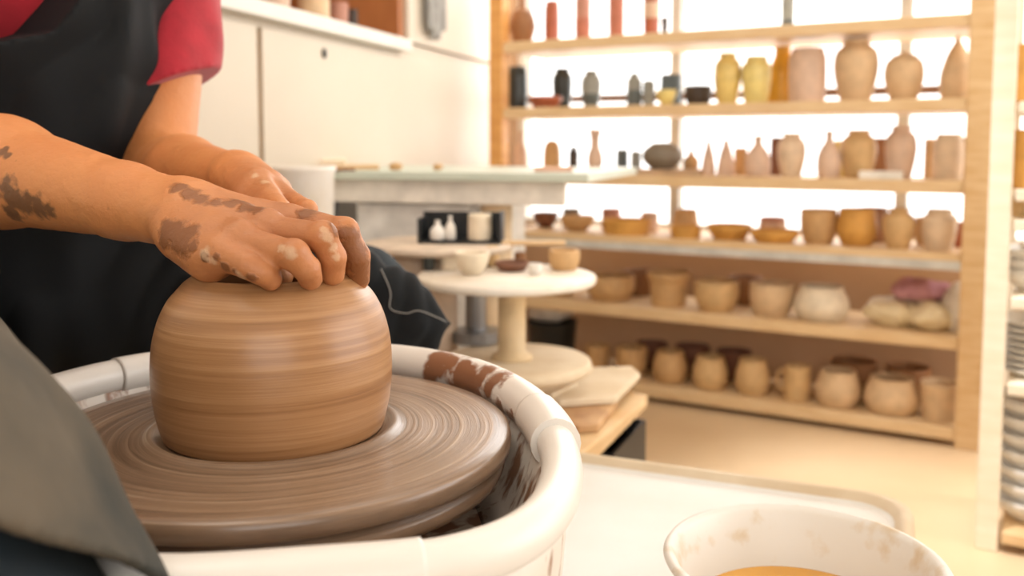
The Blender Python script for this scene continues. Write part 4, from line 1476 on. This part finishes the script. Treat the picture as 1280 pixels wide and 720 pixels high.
prims += finger([fm['p'], W(376, 278, .80), W(404, 306, .775), W(415, 328, .76)], [.0112, .0090, .0083, .0076], .006)
prims += finger([W(312, 246, .765), W(330, 262, .735), W(346, 274, .712)], [.0120, .0105, .0088], .006)


def skin_post(D, X, Y, Z):
    return D + .0006 * vnoise(X * 160, Y * 160, Z * 160)


HB = .0018
V, Q = sdf_mesh(prims, (-.95, .28, .04), (-.02, 1.36, 1.55), .0042, None) if False else (None, None)
# one continuous body; fine cells so the fingers stay apart
V, Q = sdf_mesh(prims, (-.90, .20, .06), (-.05, 1.34, 1.52), .0021, skin_post, B=40)


def blob(V, pts, r0):
    return np.max([np.clip(1.15 - np.linalg.norm(V - np.array(p), axis=1) / r, 0, 1) for p, r in pts], axis=0)


def hit(px, py):
    d = ray(px, py); d = d / np.linalg.norm(d)
    rel = V - np.array([0, 0, CAM_Z])
    t = rel @ d
    off = np.linalg.norm(rel - t[:, None] * d, axis=1)
    ok = off < .0035
    return V[np.where(ok)[0][np.argmin(t[ok])]] if ok.any() else W(px, py, .7)


clay_pts = [(hit(x, y), r) for x, y, r in (
    (205, 285, .013), (215, 290, .015), (228, 292, .013), (200, 300, .010), (222, 305, .012), (236, 304, .008),
    (222, 229, .009), (236, 236, .010), (252, 243, .010), (268, 247, .009), (286, 250, .008), (304, 254, .007), (318, 258, .006),
    (292, 246, .007), (306, 248, .008), (316, 254, .008), (384, 259, .009), (376, 262, .007),
    (446, 300, .012), (454, 318, .013), (458, 336, .013), (454, 352, .014), (438, 286, .010), (424, 280, .009), (444, 340, .010), (440, 310, .010), (448, 326, .012),
    (276, 336, .005), (287, 342, .004), (310, 352, .005), (252, 318, .005), (264, 324, .004))]
slip_pts = [(hit(x, y), r) for x, y, r in ((249, 316, .006), (253, 324, .004), (294, 349, .005), (302, 353, .004), (346, 308, .005), (358, 311, .006), (364, 318, .004), (408, 284, .004), (413, 292, .006), (417, 302, .005), (421, 314, .005), (424, 326, .004), (262, 332, .004), (333, 222, .006), (318, 215, .005))]
ink_pts = [(hit(x, y), r) for x, y, r in ((4, 240, .016), (14, 250, .018), (28, 258, .016), (42, 262, .015), (56, 266, .010), (10, 268, .014), (2, 184, .007), (3, 192, .005))]
A_clay, A_slip, A_ink = blob(V, clay_pts, 0), blob(V, slip_pts, 0), blob(V, ink_pts, 0)
# thin film of slip over both hands
dh = np.linalg.norm(V - W(350, 300, .64), axis=1)
A_film = np.clip(1.25 - dh / .11, 0, 1)
dh2 = np.linalg.norm(V - W(350, 245, .77), axis=1)
A_film = np.maximum(A_film, np.clip(1.2 - dh2 / .09, 0, 1) * .9)


def skin_material():
    m = bpy.data.materials.new('skin_with_clay')
    m.use_nodes = True
    N, L = m.node_tree.nodes, m.node_tree.links
    b = N['Principled BSDF']
    b.inputs['Roughness'].default_value = .5
    b.inputs['Subsurface Weight'].default_value = .08
    b.inputs['Subsurface Radius'].default_value = (1, .35, .2)
    b.inputs['Subsurface Scale'].default_value = .006
    tc = N.new('ShaderNodeTexCoord')

    def noise(scale, detail=4):
        n = N.new('ShaderNodeTexNoise')
        n.inputs['Scale'].default_value = scale
        n.inputs['Detail'].default_value = detail
        L.new(tc.outputs['Object'], n.inputs['Vector'])
        return n.outputs[0]

    def layer(col_in, attr, col, scale, amp, lo, hi, strength=1.0):
        at = N.new('ShaderNodeAttribute'); at.attribute_name = attr
        a = N.new('ShaderNodeMath'); a.operation = 'MULTIPLY_ADD'; a.inputs[1].default_value = amp * 2
        s = N.new('ShaderNodeMath'); s.operation = 'SUBTRACT'; s.inputs[1].default_value = amp
        L.new(at.outputs['Fac'], s.inputs[0]); L.new(noise(scale), a.inputs[0]); L.new(s.outputs[0], a.inputs[2])
        r = N.new('ShaderNodeMapRange'); r.inputs[1].default_value = lo; r.inputs[2].default_value = hi; r.inputs[4].default_value = strength
        L.new(a.outputs[0], r.inputs[0])
        x = N.new('ShaderNodeMix'); x.data_type = 'RGBA'
        L.new(r.outputs[0], x.inputs[0])
        if isinstance(col_in, tuple): x.inputs[6].default_value = s2l(col_in)
        else: L.new(col_in, x.inputs[6])
        x.inputs[7].default_value = s2l(col)
        return x.outputs[2], r.outputs[0]

    base = N.new('ShaderNodeMix'); base.data_type = 'RGBA'
    base.inputs[6].default_value = s2l((212, 144, 88)); base.inputs[7].default_value = s2l((196, 124, 74))
    L.new(noise(18, 3), base.inputs[0])
    c, _ = layer(base.outputs[2], 'film', (172, 112, 72), 60, .30, .30, .95, .85)
    c, _ = layer(c, 'ink', (88, 64, 46), 140, .75, .30, .70, .8)
    c, cm = layer(c, 'clay', (124, 76, 42), 150, .60, .26, .66, .85)
    c, sm = layer(c, 'slip', (212, 178, 144), 220, .6, .30, .72, .6)
    L.new(c, b.inputs['Base Color'])
    ad = N.new('ShaderNodeMath'); ad.operation = 'MULTIPLY_ADD'; ad.inputs[1].default_value = .5
    L.new(noise(260, 4), ad.inputs[0]); L.new(cm, ad.inputs[2])
    bp = N.new('ShaderNodeBump'); bp.inputs['Strength'].default_value = .75; bp.inputs['Distance'].default_value = .0014
    L.new(ad.outputs[0], bp.inputs['Height']); L.new(bp.outputs[0], b.inputs['Normal'])
    return m


skin_m = skin_material()
np_mesh('body', V, Q, skin_m, person, LO, {'clay': A_clay, 'slip': A_slip, 'ink': A_ink, 'film': A_film})


def folds(D, X, Y, Z, amp, sx=1.0, seed=0.0):
    w = vnoise(X * 9 * sx + seed, Y * 9, Z * 4) * 2
    return D + amp * (np.sin(X * 38 + Y * 22 - Z * 16 + w * 6 + seed) * .5 + vnoise(X * 26 + seed, Y * 26, Z * 12) * 1.6)


# --- t-shirt
slF_d = (elbowF - shF) / np.linalg.norm(elbowF - shF)
hemF = shF + slF_d * .232
slN_d = (elbowN - shN) / np.linalg.norm(elbowN - shN)
hemN = shN + slN_d * .17
shirt = [rc((-.70, 1.08, .66), (-.60, 1.03, .98), .140, .130, .08), rc((-.67, 1.14, .66), (-.55, 1.10, .98), .130, .124, .08),
         rc((-.61, .94, 1.08), (-.49, 1.13, 1.08), .098, .098, .08),
         rc((-.55, 1.03, 1.10), (-.535, 1.02, 1.17), .082, .072, .04)]
shirt += [rc(shN, shN + slN_d * .2, .068, .068, .03)]
slv = rc(shF, shF + slF_d * .30, .062, .055)[0]


def shirt_post(D, X, Y, Z):
    D = folds(D, X, Y, Z, .0035)
    a = .862 + .5 * (X + .40) - Z
    sl = folds(slv(X, Y, Z) - .05 * np.clip(a + .10, 0, .12), X, Y, Z, .0035, 1.6, 1.)
    sl = np.maximum(sl, a)
    h = np.clip(.5 + .5 * (sl - D) / .02, 0, 1)
    return sl * (1 - h) + D * h - .02 * h * (1 - h)


V, Q = sdf_mesh(shirt, (-.95, .70, .55), (-.25, 1.38, 1.26), .004, shirt_post)
np_mesh('t_shirt', V, Q, mat('red_cotton', (176, 26, 44), .85, (150, 16, 34), 30, .5, .1, 200, sheen=.2), person, LO)

# --- trousers
tr = [rc((-.73, 1.05, .58), (-.70, 1.16, .58), .145, .145, .05),
      rc((-.68, .98, .57), (-.281, .365, .635), .105, .076, .03), rc((-.281, .365, .635), (-.245, .362, .56), .076, .085, .02), rc((-.245, .362, .56), (-.45, .30, .10), .080, .060, .02),
      rc((-.66, 1.20, .57), (-.19, 1.12, .60), .105, .072, .03), rc((-.19, 1.12, .60), (-.38, 1.24, .10), .070, .058, .02)]
V, Q = sdf_mesh(tr, (-.95, .20, .06), (-.05, 1.40, .78), .0055, lambda D, X, Y, Z: folds(D, X, Y, Z, .004, seed=3.))
np_mesh('trousers', V, Q, mat('dark_teal_denim', (14, 30, 38), .8, (8, 20, 28), 30, .5, .1, 200), person, LO)

# --- shoes
for x0, y0, in ((-.45, .30), (-.38, 1.24)):
    sh = [rc((x0 - .02, y0, .05), (x0 + .14, y0 - .05, .035), .042, .034, .02), rc((x0 - .03, y0, .05), (x0 - .02, y0, .09), .042, .045, .02)]
    V, Q = sdf_mesh(sh, (x0 - .12, y0 - .14, -.02), (x0 + .22, y0 + .08, .16), .005, lambda D, X, Y, Z: np.maximum(D, .002 - Z))
    np_mesh('shoe', V, Q, black, person, LO)

# --- hair: short bun
hr = [ell((-.52, 1.005, 1.385), (.105, .088, .108), .02), ell((-.62, 1.03, 1.40), (.04, .04, .04), .02)]
V, Q = sdf_mesh(hr, (-.70, .88, 1.22), (-.38, 1.14, 1.52), .005, lambda D, X, Y, Z: np.maximum(folds(D, X, Y, Z, .003, 3), (X + .44) * .8 + (1.37 - Z) * .5))
np_mesh('hair', V, Q, mat('dark_brown_hair', (48, 32, 24), .5, (30, 20, 14), 60), person, LO)

# --- apron (bib, lap, over both thighs)
ap = [rc((-.655, 1.04, .62), (-.520, .985, 1.02), .135, .125, .08), rc((-.62, 1.12, .62), (-.492, 1.075, 1.02), .130, .114, .08),
      rc((-.52, 1.04, .78), (-.492, 1.055, .87), .090, .103, .06),
      rc((-.60, 1.06, .62), (-.36, 1.06, .61), .12, .085, .08),                 # lap
      rc((-.66, 1.20, .58), (-.195, 1.10, .600), .112, .072, .05),             # over the far thigh
      rc((-.30, 1.08, .55), (-.20, 1.07, .54), .07, .06, .06),
      rc(W(462, 346, 1.07), W(560, 404, 1.06), .030, .008, .02), rc(W(480, 405, 1.07), W(541, 430, 1.06), .034, .010, .015), rc(W(560, 404, 1.06), W(543, 432, 1.06), .008, .009, .01), rc(W(500, 385, 1.07), W(535, 405, 1.06), .024, .020, .01)]


def apron_post(D, X, Y, Z):
    D = folds(D, X, Y, Z, .0095, 1.0, 2.)
    D = D - .004 * np.abs(np.sin(X * 55 - Z * 30 + vnoise(X * 12, Y * 12, Z * 5) * 9))
    # bib leaves the back and the near shoulder free
    front = (X + .60) * .86 - (Y - 1.05) * .5
    D = np.where(Z > .74, np.maximum(D, -.03 - front), D)
    s = (X + .545) * .5 + (Y - 1.03) * .866
    lim = np.clip(.035 + (.94 - Z) * .63 + np.clip(.91 - Z, 0, 1) * 3, .0, .4)
    D = np.where(Z > .80, np.maximum(D, -s - lim), D)
    return D


V, Q = sdf_mesh(ap, (-.86, .74, .40), (.0, 1.40, 1.20), .004, apron_post)
apr_m = smeared('dark_navy_apron_cloth', (6, 10, 14), (100, 100, 98), .8, attr='clay', nscale=70, amp=.5, stretch=(1.6, 1.6, .5), bump=.1)
dust_and_fold_light = np.clip(.13 + 0 * V[:, 0], 0, 1)
dust_and_fold_light = np.maximum(dust_and_fold_light, blob(V, [(W(190, 60, .95), .03), (W(175, 110, .95), .025)], 0) * .42)  # grey blobs paint the light streaks of the chest folds into the colour
np_mesh('apron', V, Q, apr_m, person, LO, {'clay': dust_and_fold_light})

hem_pts = [hit(x, y) - np.array([0, .001, 0]) for x, y in [(478, 338), (484, 352), (487, 368), (491, 387), (505, 391), (526, 387), (546, 394), (560, 401)]]
# near side of the apron, dusty with dried clay, hanging over the near thigh
nk = [rc((-.66, .90, .62), (-.281, .361, .649), .112, .088, .04), rc((-.281, .361, .649), (-.239, .361, .580), .088, .093, .04)]


def shell_post(D, X, Y, Z):
    D = folds(D, X, Y, Z, .006, 1.3, 5.)
    D = np.abs(D) - .0035
    hem = .697 - .75 * (Y - .277)
    return np.maximum(D, hem - Z)


V, Q = sdf_mesh(nk, (-.90, .20, .45), (-.10, 1.08, .82), .0028, shell_post)
np_mesh('apron', V, Q, mat('clay_dusted_apron_cloth', (92, 82, 68), .9, (44, 46, 42), 11, .6, .12, 160), person, LO, label='grey brown clay-dusted near half of the apron')

# stitching along the apron hem over the far knee
hem_px = [(478, 338), (484, 352), (487, 368), (491, 387), (505, 391), (526, 387), (546, 394), (562, 402)]
pts = hem_pts
MB().tube([np.array(p) - np.array(LO) for p in spline(pts, 6)], .0007, 6).build('stitching', mat('pale_thread', (150, 146, 140), .8), person, smooth=True, label='pale stitching line')

# stool under the potter
stl = empty('potters_stool', (-.76, 1.10, 0), .3, label='round wooden stool under the potter, out of view at left', cat='stool')
MB().lathe([(0, .40), (.16, .40), (.165, .405), (.165, .425), (.16, .43), (0, .43)], 40).build('seat', wood_d, stl, smooth=True)
for k in range(3):
    a = k * 2.094
    MB().tube([(.10 * math.cos(a), .10 * math.sin(a), .40), (.15 * math.cos(a), .15 * math.sin(a), .0)], .014, 12).build('leg', wood_d, stl, smooth=True)
